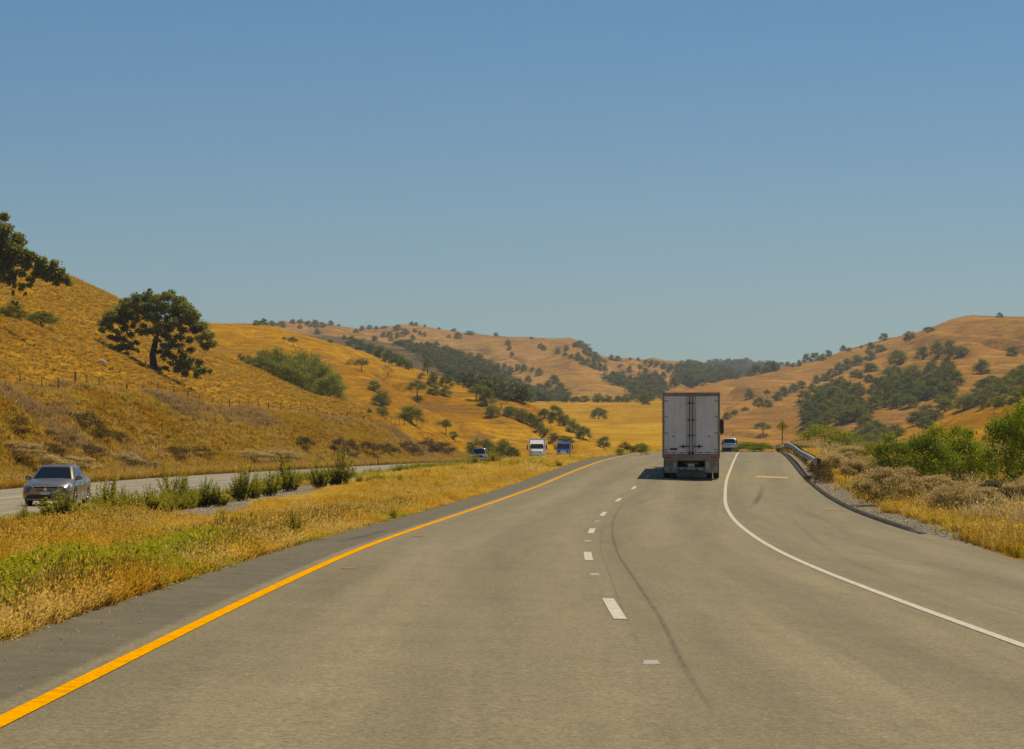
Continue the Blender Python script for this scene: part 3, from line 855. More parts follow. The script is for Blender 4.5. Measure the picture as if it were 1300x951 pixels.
# ---- the white box trailer ahead
tx = float(CX(112)) + 1.97; ty = 111.0
trl = empty("semi_trailer_truck", (tx, ty, float(road_h(tx, ty+4))+.012), -.079,
            "long white box trailer truck driving away up the right lane, grey double doors", "truck", None, slope_at(tx, ty+6))
trl.location.z = float(road_h(tx, ty))+.012
M_trside = paint("trailer_side", (0.62, 0.61, 0.58), 0.45, 0.4, dirt=0.25)
tt = NT("trailer_door", 0.5, 0.35)
pz = tt.obj()
cd_ = tt.ramp(tt.noise(pz, 1.2, 5, .6), [(0.3, (0.74,0.70,0.64)), (0.7, (0.86,0.81,0.74))])
cd_ = tt.mix(tt.ramp(tt.noise(tt.obj((6, 1, .6)), 1.2, 5, .7), [(0.5, 0.0), (0.78, 0.35)]), cd_, (0.24,0.20,0.15))
M_door = tt.color(cd_)
LW, LT, LB = 1.30, 3.94, 1.12
m = MB(); m.box(-LW+.01, LW-.01, .08, 16.0, LB, LT-.03, 0, .02); m.build("cargo_box", M_trside, trl)
m = MB()
m.box(-LW, -LW+.085, -.02, .12, .98, LT, 0, .01); m.box(LW-.085, LW, -.02, .12, .98, LT, 0, .01)
m.box(-LW+.086, LW-.086, -.02, .12, LT-.16, LT, 0, .01)
m.build("rear_frame", M_alu, trl)
m = MB(); m.box(-LW+.087, LW-.087, -.03, .13, .86, 1.14, 0, .01); m.build("rear_sill", M_alu, trl)
for k, xx in enumerate((-.16, 0, .16)):
    m = MB(); m.box(xx-.045, xx+.045, -.04, -.021, LT-.10, LT-.05); m.build("marker_light", M_red, trl)
for s in (-1, 1):
    x0, x1 = sorted((s*.012, s*(LW-.09)))
    m = MB(); m.box(x0, x1, 0.0, .06, 1.16, LT-.17, 0, .006)
    d = m.build("door", M_door, trl)
    for q, xr in enumerate((.075, .19)):
        m = MB(); m.tube([(s*xr, -.035, 1.13), (s*xr, -.035, LT-.16)], .018, 8)
        for zz in (1.22, 2.0, 2.7, 3.45): m.box(s*xr-.05, s*xr+.05, -.03, -.002, zz-.03, zz+.03)
        m.box(s*xr-.045, s*xr+.045, -.06, -.001, 1.145, 1.21)
        m.build("lock_rod", M_rust if q == 0 else M_galv, d)
    m = MB(); m.tube([(s*.075, -.06, 1.50), (s*.52, -.05, 1.50)], .022, 6); m.box(s*.36-.03, s*.36+.03, -.05, -.002, 1.42, 1.58)
    m.build("door_handle", M_black, d)
    for zz in (1.35, 2.1, 2.85, 3.55):
        m = MB(); m.box(s*(LW-.17)-.09, s*(LW-.17)+.09, -.018, -.001, zz-.035, zz+.035); m.build("hinge", M_galv, d)
    m = MB(); m.box(s*.80-.04, s*.80+.04, -.03, -.001, 1.93, 1.97); m.build("door_latch", M_black, d)
    # red and white reflective tape
    for q in range(6):
        xa = .16+q*.18
        m = MB(); m.box(min(s*xa, s*(xa+.17)), max(s*xa, s*(xa+.17)), -.006, -.001, 1.20, 1.245)
        m.build("reflective_tape", M_redtape if q % 2 else M_whtape, d)
    for q in range(7):
        xa = .02+q*.165
        m = MB(); m.box(min(s*xa, s*(xa+.16)), max(s*xa, s*(xa+.16)), .165, .17, .47, .52)
        m.build("reflective_tape", M_redtape if q % 2 else M_whtape, trl)
    for xx in (.93, 1.10):
        m = MB(); m.cyl((s*xx, -.045, 1.0), 'y', .052, .03, 16); m.build("tail_light", M_red, trl)
    m = MB(); m.box(s*.73-.07, s*.73+.07, .17, .25, .48, .92, 0, .01); m.build("bumper_upright", M_whtape, trl)
    # mud flap and rear axles
    m = MB(); m.box(min(s*.62, s*1.22), max(s*.62, s*1.22), 1.1, 1.13, .28, 1.0); m.build("mud_flap", M_galv, trl)
    for wy in (1.85, 3.15):
        for wx in (.83, 1.13):
            wheel(trl, s*wx, wy, .51, .27, s)
    for wy in (12.2+1.9, 13.5+1.9):
        for wx in (.83, 1.13):
            wheel(trl, s*wx, wy, .51, .27, s)
m = MB(); m.box(-LW+.1, LW-.1, .17, .27, .45, .56, 0, .01); m.build("rear_underrun_bar", M_galv, trl)
m = MB(); m.box(-.55, .55, .3, 6.0, .78, 1.11); m.box(-1.15, 1.15, 1.8, 1.9, .46, .58); m.box(-1.15, 1.15, 3.1, 3.2, .46, .58); m.box(-.66, .66, 3.6, 3.7, .40, 1.11); m.box(-.9,.9,9,9.2,.3,1.1)
m.build("axle_frame", M_dark, trl)
m = MB(); m.cyl((0, 1.1, .80), 'x', .15, .65, 16); m.build("air_tank", M_alu, trl)
m = MB(); m.box(-.15, .15, .135, .15, .58, .72); m.build("number_plate", M_plate, trl)
m = MB(); m.box(-.95, -.62, -.008, -.002, 1.33, 1.44); m.build("door_sticker", M_redtape, trl)
tractor(trl, 16.9, M_whitep, M_chrome, 3.2)

# ---- white box lorry and blue lorry coming the other way
bx_, by_ = 3.9, 386.0
bt = empty("white_truck", (bx_, by_, float(HO(by_))+.012), math.radians(180-1.5), "white lorry with tall sloping roof fairing coming down the far road", "lorry")
tractor(bt, -2.0, M_whitep, M_whitep, 2.95, True)
m = MB(); m.box(-1.26, 1.26, -15, -2.9, 1.1, 3.6, 0, .03); m.build("cargo_box", M_whitep, bt)
for s in (-1, 1):
    for wy in (-3.8, -13, -14.2): wheel(bt, s*1.0, wy, .5, .3, s)

gx_, gy_ = 8.9, 424.0
bl = empty("blue_truck", (gx_, gy_, float(HO(gy_))+.012), math.radians(180-2.5), "bright blue lorry with pale bumper following the white box lorry", "lorry")
tractor(bl, -2.0, M_blue, M_whitep, 2.75)
m = MB(); m.box(-1.2, 1.2, -12, -2.8, 1.1, 2.9, 0, .03); m.build("cargo_box", M_blue, bl)
for s in (-1, 1):
    for wy in (-4, -10, -11.2): wheel(bl, s*1.0, wy, .5, .3, s)

# ------------------------------------------------------------------ street furniture
# warning sign
wx, wy = 25.3, 230.0
wz = drop(wx, wy)
sg = empty("warning_sign", (wx, wy, wz-.1), -.08, "yellow diamond side road warning sign on a post behind the guardrail", "road sign")
M_sy = paint("sign_yellow", (0.98, 0.62, 0.015), 0.5, 0.4)
m = MB(); m.box(-.04, .04, -.03, .03, 0, 3.1); m.build("post", M_wood, sg)
hd = 5.2 - wz + .1
mb_ = bmesh.new()
def diamond(r, y0, y1, mat, name, par):
    m = MB(); p = [(0,-r),(r,0),(0,r),(-r,0)]
    m.add([(x,y0,hd+z) for x,z in p] + [(x,y1,hd+z) for x,z in p], [(0,1,2,3),(7,6,5,4)] + [(i,i+4,(i+1)%4+4,(i+1)%4) for i in range(4)])
    return m.build(name, mat, par)
bd = diamond(.54, -.055, -.04, M_sy, "sign_board", sg)
m = MB()
for i in range(4):
    p = [(0,-.49),(.49,0),(0,.49),(-.49,0)]
    a, b = p[i], p[(i+1) % 4]
    m.tube([(a[0],-.056,hd+a[1]),(b[0],-.056,hd+b[1])], .009, 4)
m.build("sign_border", M_black, bd)
m = MB(); m.box(-.04,.04,-.062,-.057,hd-.27,hd+.27); m.box(.041,.26,-.062,-.057,hd-.035,hd+.035)
m.build("side_road_symbol", M_black, bd)
mb_.free()

# guardrail
gr = empty("guardrail", (0, 0, 0), 0, "galvanised steel guardrail running over the crest beside the shoulder", "guardrail")
yy = np.arange(118.5, 300, 2.0)
def railpos(y):
    x = float(PR(y)) + .55
    z = float(road_h(PR(y), y)) + .05 + .22*float(1-sstep(120, 150, y))
    return x, z
prof = [(0,.42),(-.07,.45),(-.08,.52),(-.01,.57),(-.01,.60),(-.08,.65),(-.07,.72),(0,.75)]
vs = []; fs = []
for y in yy:
    x, z = railpos(y)
    for a, b in prof: vs.append((x+a, y, z+b))
n = len(prof)
for i in range(len(yy)-1):
    for k in range(n-1): fs.append((i*n+k, i*n+k+1, (i+1)*n+k+1, (i+1)*n+k))
m = MB(); m.add(vs, fs); o = m.build("rail", M_galv, gr)
md = o.modifiers.new("thick", 'SOLIDIFY'); md.thickness = .012
x, z = railpos(118.5)
m = MB(); m.cyl((x-.02, 118.42, z+.585), 'z', .07, .30, 12); m.build("end_shoe", M_galv, gr)
for y in np.arange(119.5, 299, 3.81):
    x, z = railpos(y)
    m = MB(); m.box(x+.13, x+.28, y-.07, y+.07, z-.5, z+.70); m.box(x+.002, x+.129, y-.07, y+.07, z+.45, z+.73)
    m.build("post", M_wood, gr)

# wire fence along the top of the cut bank
fe = empty("wire_fence", (0, 0, 0), 0, "wire stock fence on dark posts along the top of the left bank", "fence")
pts = []
for i, y in enumerate(np.arange(176, 402, 5.2)):
    yq = y + rng.uniform(-.4, .4)
    x = float(OL(yq)) - 14.2 + .4*math.sin(i*.6)
    z = max(drop(x, yq), 0)
    pts.append((x, yq, z))
    h = rng.uniform(1.15, 1.4)
    m = MB(); q = rng.uniform(-.05, .05, 2); r = .04 if i % 4 else .065
    m.tube([(x, yq, z-.3), (x+q[0], yq+q[1], z+h)], [r, r*.85], 7)
    m.build("post", M_wood, fe)
    # light steel stays between the wooden posts
for h in (.35, .65, .95, 1.2):
    m = MB()
    m.tube([(x, y, z+h) for x, y, z in pts], .008, 4); m.build("wire", M_rust, fe)

# marker posts on the far verge
def mpost(x, y, h, label, col, w=.05):
    z = float(ground_h(x, y))
    r = empty("marker_post", (x, y, z), 0, label, "marker post")
    m = MB(); m.box(-w, w, -.02, .02, -.2, h, 0, .008); m.build("post", col, r)
    m = MB(); m.box(-w*.9, w*.9, -.026, -.021, h-.2, h-.04); m.build("reflector", M_whtape, r)
M_bpost = paint("blue_grey_post", (0.10, 0.12, 0.17), 0.6, 0.3)
mpost(-24.9, 158, .75, "thin brown marker post at the far road edge beside the sedan", M_wood, .035)
mpost(-25.7, 177, .85, "blue grey marker post in the golden grass of the far verge", M_bpost, .11)
mpost(-14.6, 268, .8, "thin marker post on the far verge below the dark bushes", M_wood, .05)

# raised lane markers
M_mark = paint("ceramic_marker", (0.55, 0.52, 0.46), 0.4, 0.5, dirt=0.3)
def rmark(y, off, label):
    x = float(CX(y)) + off; z = float(road_h(x, y)) + .013
    m = MB()
    a = .065; b = .04
    m.add([(-a,-a,0),(a,-a,0),(a,a,0),(-a,a,0),(-a*.8,-b,.02),(a*.8,-b,.02),(a*.8,b,.02),(-a*.8,b,.02)], [(0,3,2,1),(4,5,6,7),(0,1,5,4),(1,2,6,5),(2,3,7,6),(3,0,4,7)])
    o = m.build("lane_marker", M_mark, None, False, (x, y, z)); tag(o, label, "road marker", "raised markers between the lane dashes")
rmark(18.2, 0.02, "nearest raised ceramic marker on the lane line, below the first dash")
rmark(33.0, 0.0, "second raised ceramic marker on the lane line, between first and second dash")
rmark(47.6, 0.0, "third raised ceramic marker on the lane line, between second and third dash")
rmark(62.2, 0.0, "fourth raised ceramic marker on the lane line, between third and fourth dash")

# boulders on the hill by the oak and litter in the median
M_rock = paint("pale_rock", (0.42, 0.37, 0.28), 0.9, 0.1, dirt=0.4)
M_rockd = paint("dark_rock", (0.10, 0.085, 0.06), 0.9, 0.1, dirt=0.4)
def rock(px, py, w, h, label, mat, sd):
    p = hit(px, py); s = p.y/F
    bm = bmesh.new(); bmesh.ops.create_icosphere(bm, subdivisions=3, radius=1)
    for v in bm.verts:
        q = v.co.copy(); k = 1 + .28*float(fbm(q.x*1.3+sd, q.y*1.3+q.z, sd, 3))
        v.co = Vector((q.x*w*s/2*k, q.y*w*s/2*k, q.z*h*s/2*k))
    me = bpy.data.meshes.new("boulder"); bm.to_mesh(me); bm.free(); me.materials.append(mat)
    o = bpy.data.objects.new("boulder", me); o.location = (p.x, p.y, p.z+h*s*.2); COL.objects.link(o); tag(o, label, "boulder")
rock(129, 463, 13, 10, "pale rounded boulder on the golden slope left of the big oak", M_rock, 3)
rock(141, 471, 8, 5, "small dark boulder just below the pale boulder on the slope", M_rockd, 5)
# ------------------------------------------------------------------ plants: materials
def leaf_mat(name, dark, light, trans=0.25, rough=0.6, hue_spread=0.6, bend=0.45, patchy=None):
    """leaf colour varies by clump (attribute tone), by leaf and by plant"""
    t = NT(name, rough, 0.03)
    oi = t.n('ShaderNodeObjectInfo')
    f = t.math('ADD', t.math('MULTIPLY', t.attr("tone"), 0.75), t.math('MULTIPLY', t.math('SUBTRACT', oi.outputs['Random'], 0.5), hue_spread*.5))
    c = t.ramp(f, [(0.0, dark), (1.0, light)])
    if patchy:
        n1 = t.noise(t.pos((1, .45, 1)), 0.45, 5, .65, .5)
        c = t.mix(t.ramp(n1, [(0.40, 0.0), (0.60, 0.85)]), c, t.ramp(f, [(0.0, patchy[0]), (1.0, patchy[1])]))
    t.color(c)
    ge = t.n('ShaderNodeNewGeometry'); vm = t.n('ShaderNodeVectorMath'); vm.operation = 'SCALE'; vm.inputs['Scale'].default_value = 1-bend
    t.l(ge.outputs['Normal'], vm.inputs[0])
    va = t.n('ShaderNodeVectorMath'); va.operation = 'ADD'; va.inputs[1].default_value = (0, 0, bend); t.l(vm.outputs[0], va.inputs[0])
    vn = t.n('ShaderNodeVectorMath'); vn.operation = 'NORMALIZE'; t.l(va.outputs[0], vn.inputs[0])
    t.l(vn.outputs[0], t.b.inputs['Normal'])
    tr = t.n('ShaderNodeBsdfTranslucent'); mx = t.n('ShaderNodeMixShader')
    t.l(c, tr.inputs['Color']); mx.inputs[0].default_value = trans
    t.l(t.b.outputs[0], mx.inputs[1]); t.l(tr.outputs[0], mx.inputs[2]); t.l(mx.outputs[0], t.o.inputs[0])
    return t.m
M_oak = leaf_mat("oak_leaves", (0.118,0.133,0.012), (0.374,0.366,0.035), 0.35)
M_oakn = leaf_mat("near_oak_leaves", (0.132,0.139,0.016), (0.513,0.466,0.062), 0.35)
M_oakfar = leaf_mat("far_oak_leaves", (0.114,0.130,0.016), (0.325,0.325,0.039), 0.3)
M_pale = leaf_mat("pale_leaves", (0.18,0.165,0.04), (0.38,0.33,0.09))
M_willow = leaf_mat("willow_leaves", (0.168,0.180,0.022), (0.480,0.468,0.072), 0.4)
M_green = leaf_mat("bright_leaves", (0.138,0.181,0.005), (0.450,0.512,0.013), 0.45)
M_road = leaf_mat("roadside_leaves", (0.19,0.18,0.010), (0.58,0.52,0.035), 0.5, 0.6, 0.8, 0.8)
M_dkol = leaf_mat("dark_scrub_leaves", (0.085,0.068,0.012), (0.20,0.155,0.028), 0.25)
M_dkbr = leaf_mat("dark_brown_scrub", (0.085,0.050,0.014), (0.19,0.11,0.030), 0.25)
M_green2 = leaf_mat("yellow_green_leaves", (0.187,0.198,0.004), (0.473,0.462,0.013), 0.45)
M_olive = leaf_mat("olive_scrub_leaves", (0.149,0.121,0.021), (0.391,0.305,0.057), 0.3)
M_brownb = leaf_mat("brown_scrub_leaves", (0.14,0.085,0.022), (0.32,0.20,0.05), 0.3)
M_tan = leaf_mat("tan_seed_heads", (0.529,0.356,0.115), (0.897,0.667,0.287), 0.3)
M_scrub = leaf_mat("hillside_scrub_leaves", (0.106,0.108,0.026), (0.240,0.226,0.060), 0.2)
M_bark = paint("bark", (0.085, 0.065, 0.045), 0.95, 0.05, dirt=0.4)
M_dry = leaf_mat("dry_grass_blades", (0.44,0.225,0.012), (0.80,0.48,0.05), 0.3, 0.7, 0.9, 0.7, ((0.44,0.26,0.04), (0.82,0.58,0.17)))
M_dryr = leaf_mat("dry_grass_reddish", (0.40,0.185,0.010), (0.68,0.36,0.025), 0.3, 0.7, 0.9, 0.7, ((0.40,0.27,0.015), (0.68,0.48,0.04)))
M_dryg = leaf_mat("weed_leaves", (0.26,0.25,0.006), (0.56,0.52,0.015), 0.4, 0.6, 1.2, 0.5)
M_stubble = leaf_mat("grey_brush", (0.25,0.15,0.05), (0.45,0.29,0.11), 0.2, 0.8, 0.9, 0.7)

def quads_mesh(name, P, N, size, tone, mat, aspect=1.0, R=None, mesh_only=True):
    """P centres, N normals, size per leaf; makes one mesh of leaf faces"""
    R = R or rng
    n = len(P)
    N = N/np.maximum(np.linalg.norm(N, axis=1, keepdims=True), 1e-6)
    A = np.cross(N, R.normal(size=(n, 3))); A /= np.maximum(np.linalg.norm(A, axis=1, keepdims=True), 1e-6)
    B = np.cross(N, A)
    s = size[:, None]*.5
    k1 = R.uniform(.5, 1.2, (n, 4, 1)); 
    V = np.stack([P + A*s, P + B*s*aspect, P - A*s, P - B*s*aspect], 1)
    V = P[:, None] + (V-P[:, None])*k1
    V = V.reshape(-1, 3)
    me = bpy.data.meshes.new(name)
    me.vertices.add(n*4); me.vertices.foreach_set("co", V.ravel())
    me.loops.add(n*4); me.loops.foreach_set("vertex_index", np.arange(n*4, dtype=np.int32))
    me.polygons.add(n); me.polygons.foreach_set("loop_start", np.arange(0, n*4, 4, dtype=np.int32))
    me.update(calc_edges=True)
    at = me.attributes.new("tone", 'FLOAT', 'POINT'); at.data.foreach_set("value", np.repeat(tone, 4))
    me.materials.append(mat)
    return me

def clump_crown(name, clumps, per, leaf, mat, R, squash=.75, shell=.45, updir=.35, lim=None):
    """clumps: [(x,y,z,r)]"""
    P = []; N = []; T = []; S = []
    tot = sum(c[3]**2 for c in clumps)
    for (x, y, z, r) in clumps:
        n = max(8, int(per*r*r/tot))
        d = R.normal(size=(n, 3)); d /= np.linalg.norm(d, axis=1, keepdims=True)
        q = r*(R.uniform(0, 1, (n, 1))**shell)
        lump = 1 + .25*np.sin(d[:, :1]*5+x*9)*np.cos(d[:, 1:2]*6+z*7)
        p = d*q*lump; p[:, 2] *= squash
        P.append(p + np.array([x, y, z])); N.append(d*.8 + R.normal(size=(n, 3))*.55 + np.array([0, 0, updir]))
        T.append(np.clip(R.uniform(.15, .85) + R.normal(0, .18, n), 0, 1)); S.append(leaf*R.uniform(.6, 1.4, n))
    P = np.concatenate(P); N = np.concatenate(N); T = np.concatenate(T); S = np.concatenate(S)
    return quads_mesh(name, P, N, S, T, mat, .7, R)

def limbs_mesh(name, base, fork, clumps, r0, R, n=7, up=.5):
    """trunk from base to fork, then limbs branching on to every clump, each from the nearest finished branch point"""
    m = MB()
    base = Vector(base); fork = Vector(fork)
    mid = base.lerp(fork, .5) + Vector((R.uniform(-.1, .1), R.uniform(-.1, .1), 0))*(fork-base).length
    m.tube([base-(fork-base)*.06, base.lerp(mid, .3), mid, fork], [r0*1.35, r0*1.05, r0*.88, r0*.75], n)
    nodes = [(fork, r0*.7), (mid, r0*.5)]
    cs = sorted([Vector(c[:3]) for c in clumps], key=lambda c: (c-fork).length)
    for c in cs:
        bn, br = min(nodes, key=lambda q: (q[0]-c).length + (0.5*max(0, q[0].z-c.z)))
        d = c-bn; L = d.length
        if L < 1e-4: continue
        p1 = bn + d*.35 + Vector((R.normal(0, .10), R.normal(0, .10), up*.25+R.normal(0, .08)))*L
        p2 = bn + d*.7 + Vector((R.normal(0, .12), R.normal(0, .12), up*.12+R.normal(0, .1)))*L
        m.tube([bn, p1, p2, c], [br*.62, br*.5, br*.38, br*.22], 5, cap=False)
        nodes.append((p1, br*.55)); nodes.append((p2, br*.42)); nodes.append((c, br*.3))
        for k in range(3):
            e = c + Vector(R.normal(size=3))*L*.28
            m.tube([p2.lerp(c, R.uniform(0, 1)), e], [br*.2, br*.08], 4, cap=False)
    me = bpy.data.meshes.new(name); me.from_pydata(m.v, [], m.f); me.materials.append(M_bark)
    me.polygons.foreach_set("use_smooth", [True]*len(m.f)); me.update()
    return me

# ---- unit trees (1 wide, 1 high), shared by all the smaller trees
def dome_clumps(R, n, z0, z1, rr=(.13, .21), wid=.5, lop=0.0, flat=1.0):
    cs = []
    for i in range(n):
        a = i*2.399963 + R.uniform(-.4, .4)
        f = math.sqrt((i+.6)/n)
        rad = f*(wid-.13)
        r = R.uniform(*rr)
        zt = z0 + (z1-z0-r*.8)*(1-(f**2.4)*flat*.72)
        z = zt - R.uniform(0, .16) - (R.uniform(0, (z1-z0)*.45) if i % 3 == 0 else 0)
        cs.append((rad*math.cos(a)*(1+lop*math.cos(a)), rad*math.sin(a), max(z, z0+r*.5), r))
    return cs
UNIT = {}
def unit(kind, mat, nvar, n, z0, z1, leaf, per, fork=.25, r0=.03, lop=.1, flat=1.0, wid=.5, rr=(.13,.21), sh=.45):
    out = []
    for v in range(nvar):
        R = np.random.default_rng(hash_(kind)*13+v)
        cs = dome_clumps(R, n, z0, z1, rr, wid, R.uniform(-lop, lop), flat)
        out.append((clump_crown("crown", cs, per, leaf, mat, R, .8, sh), limbs_mesh("trunk", (0,0,0), (R.uniform(-.03,.03), 0, fork), cs, r0, R)))
    UNIT[kind] = out
def hash_(s): return sum(ord(c)*(i+1) for i, c in enumerate(s)) % 9973
unit("round", M_oak, 6, 26, .06, 1.0, .045, 4200, .22, .03, rr=(.15,.24), sh=.55)
unit("far", M_oakfar, 7, 22, .03, 1.0, .06, 2400, .2, .03, .15, rr=(.17,.26), sh=.6)
unit("umbrella", M_oak, 4, 16, .42, 1.0, .040, 3200, .42, .026, .25, .7, rr=(.14,.21), sh=.55)
unit("sparse", M_pale, 2, 12, .30, 1.0, .035, 700, .35, .022, .2, .8, rr=(.10,.15))
unit("tall", M_oak, 2, 16, .15, 1.0, .042, 2400, .3, .03, .1, .6, .42)
unit("willow", M_willow, 4, 34, .02, 1.0, .028, 11000, .15, .015, .15, .55, rr=(.11,.19))
unit("shrub", M_dkol, 5, 18, .0, .95, .040, 2600, .1, .01, .2, .9, rr=(.14,.22))
unit("brown", M_dkbr, 4, 18, .0, .95, .040, 2400, .1, .01, .2, .9, rr=(.14,.22))
unit("green_tree", M_green, 3, 34, .02, 1.0, .030, 9000, .12, .014, .1, .75, rr=(.10,.18))
unit("green_low", M_green2, 2, 26, .0, 1.0, .032, 5000, .1, .012, .1, .9, rr=(.10,.18))

_cnt = {}
def plant(kind, name, loc, w, h, label, cat, group=None, var=None, rot=None, depth=None):
    vs = UNIT[kind]
    k = _cnt.get(kind, 0) if var is None else var
    _cnt[kind] = k+1
    cm, tm = vs[k % len(vs)]
    e = empty(name, loc, rng.uniform(0, 6.28) if rot is None else rot, label, cat, group)
    e.scale = (w, depth or w, h)
    c = bpy.data.objects.new("crown" if cat == "tree" else "foliage", cm); c.parent = e; COL.objects.link(c)
    t_ = bpy.data.objects.new("trunk" if cat == "tree" else "stem", tm); t_.parent = e; COL.objects.link(t_)
    return e
def place(kind, name, x0, x1, yt, yb, label, cat="tree", group=None, sink=.03, d=None, grow=1.0):
    """a plant whose foot is the terrain point seen at the middle of x0..x1 and row yb"""
    cx = (x0+x1)/2
    if d is None:
        p = hit(cx, yb)
    else:
        p = Vector(((cx-650)/F*d, d, 0)); p.z = drop(p.x, d)
    s = p.y/F
    w = (x1-x0)*s*grow*1.12
    zt = CAMZ + (HY-yt)*s
    h = max(zt - p.z, w*.35)
    return plant(kind, name, (p.x, p.y, p.z - h*sink), w, h*(1+sink), label, cat, group)

# ---- named trees on the middle hill and the field
TR = [
 ("umbrella",449.5,468.5,452.5,471.5,"small flat topped oak with bare trunk and shadow, below the dark ridge copse"),
 ("sparse",484,502,461,478,"pale half bare tree beside the lower end of the dark ridge copse"),
 ("round",466,484,480,496,"round oak directly above the two bushy oaks on the middle slope"),
 ("round",471,499,493,516,"ragged bushy oak between the round oak and a low bush"),
 ("round",474,495,515,528,"low spreading oak bush at the foot of the ragged bushy oak"),
 ("umbrella",515,545,480,505.5,"spreading umbrella shaped oak with a straight bare trunk on the open slope"),
 ("round",504,541,510,537,"broad round oak standing alone low on the golden middle slope"),
 ("umbrella",556,576,530,551,"small slender oak just above the off-roader, left of the large round bush"),
 ("tall",534,552,450,476,"tall brownish green tree standing out at the ridge end"),
 ("round",541,559,470,490,"dark green oak below the tall brownish tree"),
 ("round",556,577,472,491,"dark green oak with domed crown at the ridge edge, right of its twin"),
 ("round",542,560,485,500,"low dark oak under the domed pair at the ridge edge"),
 ("round",557,574,487,502,"low dark oak at the lower end of the ridge edge group"),
 ("umbrella",592,618,486,508,"wide dark oak leaning over the slope with short trunk"),
 ("round",606,630,487,514,"dark rounded oak joined to the wide leaning oak"),
 ("round",613,636,511,529,"olive oak below the dark rounded oak"),
 ("sparse",624,649,503,519,"thin see-through tree beside the olive oak"),
 ("round",636,655,514,529,"small oak at the upper end of the diagonal hedge of oaks"),
 ("umbrella",696,703,529,544,"tiny single stemmed tree between the two diagonal oak rows"),
 ("umbrella",680,692,537,552,"little umbrella tree at the lower hedge above the white lorry"),
 ("round",748.5,772.5,514,532,"lone round oak in the middle of the golden field"),
 ("round",757,776,550,569,"bushy oak on the slope foot right of the blue lorry"),
 ("shrub",779,806,556,578,"dark brown bush at the end of the median near the road bend"),
 ("willow",800,827,561,578,"yellow green bush where the yellow line reaches the crest"),
]
for k, x0, x1, yt, yb, lb in TR:
    place(k, "bush" if "bush " in lb and k in ("shrub","willow") else "oak_tree", x0, x1, yt, yb, lb, "tree" if k not in ("shrub","willow") else "bush")
ORD = ["first","second","third","fourth","fifth","sixth","seventh","eighth","ninth","tenth","eleventh","twelfth","thirteenth","fourteenth","fifteenth","sixteenth","seventeenth","eighteenth","nineteenth","twentieth"]
def row(kind, name, items, label, group, cat="tree", d=None):
    for i, (x0, x1, yt, yb) in enumerate(items):
        place(kind, name, x0, x1, yt, yb, label.format(ORD[i]), cat, group, d=d)
row("round","oak_tree",[(438,456,424,439),(450,468,428,443),(462,480,432,449),(474,492,436,455),(484,502,440,460),(494,512,444,464),(504,519,450,466),(512,526,456,469)],
    "dark oak in the dense copse on the middle ridge, {} tree from the left", "oaks of the ridge copse")
row("round","oak_tree",[(640,660,512,530),(652,674,516,536),(664,684,520,541),(676,692,527,545)],
    "green oak in the upper diagonal row, {} from the top", "upper diagonal row of oaks")
row("round","oak_tree",[(683,700,542,552),(695,712,548,557),(708,725,551,561),(716,730,553,563)],
    "low oak bush in the lower diagonal row, {} from the left", "lower diagonal row of oaks")
row("round","oak_tree",[(682,700,516,530),(695,716,510,532),(706,727,523,541),(718,738,530,549),(730,752,537,557)],
    "dark oak in the long diagonal row ending above the blue lorry, {} from the left", "long diagonal row of oaks")
row("round","oak_tree",[(712,727,499,511),(724,738,501,511),(735,750,500,511),(750,768,497,511),(764,780,500,511),(778,792,500,511),(788,800,499,511),(797,807,498,510)],
    "oak in the hedge line along the field's far edge, {} from the left", "oaks along the back of the field")
place("round","oak_tree",320,332,405,413,"brownish oak on the left skyline, outermost of that group")
place("round","oak_tree",328,341,403,413,"round brownish oak on the left skyline beside its outermost neighbour")
place("umbrella","oak_tree",357,365,427,434,"tiny oak above the large willow thicket, left of the paired oak")
place("umbrella","oak_tree",364,380,426,440,"broad little oak above the large willow thicket")
for i, (x0,x1,yt,yb) in enumerate([(300,312,446,458),(308,324,448,466)]):
    place("umbrella","oak_tree",x0,x1,yt,yb,["ragged oak at the left end of the willow thicket","dark oak touching the left edge of the willow thicket"][i],"tree",None,d=405)
# the big pale green thicket behind the first slope
for i, (x0,x1,yt,d) in enumerate([(306,350,450,392),(322,370,437,402),(346,402,434,405),(374,420,443,398),(388,434,456,390),(398,440,470,382),(336,392,450,394)]):
    place("willow","willow_bush",x0,x1,yt,510,"large grey green willow bush in the thicket behind the near slope, {} from the left".format(ORD[[0,1,3,4,5,6,2][i]]),"bush","willow bushes of the thicket",d=d,grow=1.2)
# the round dark bush behind the off-roader
for i, (x0,x1,yt,d) in enumerate([(588,616,553,405),(604,634,550,402),(626,652,553,400),(640,662,563,398)]):
    place("round","oak_bush",x0,x1,yt,582,["dark leafy bush left behind the off-roader","tall dark leafy bush directly behind the off-roader","dark leafy bush right of the off-roader","lowest dark bush between off-roader and white lorry"][i],"bush",None,d=d)
place("shrub","bush",529,541,471,480,"small brown bush at the rocky ridge end left of the green oaks","bush")
place("round","oak_bush",568,583,545,557,"small dark bush right under the slender oak","bush")
place("round","oak_bush",465,473,517,525,"tiny dark bush left of the low spreading oak","bush")

place("round","oak_bush",-6,36,382,404,"dark low oak scrub added as shadow on the slope beneath the huge left edge oak","bush")  # these two dark scrub bushes are added to stand for the oak's shadow
place("round","oak_bush",28,74,392,413,"dark low scrub added as shadow, right of and below its twin under the huge oak","bush")
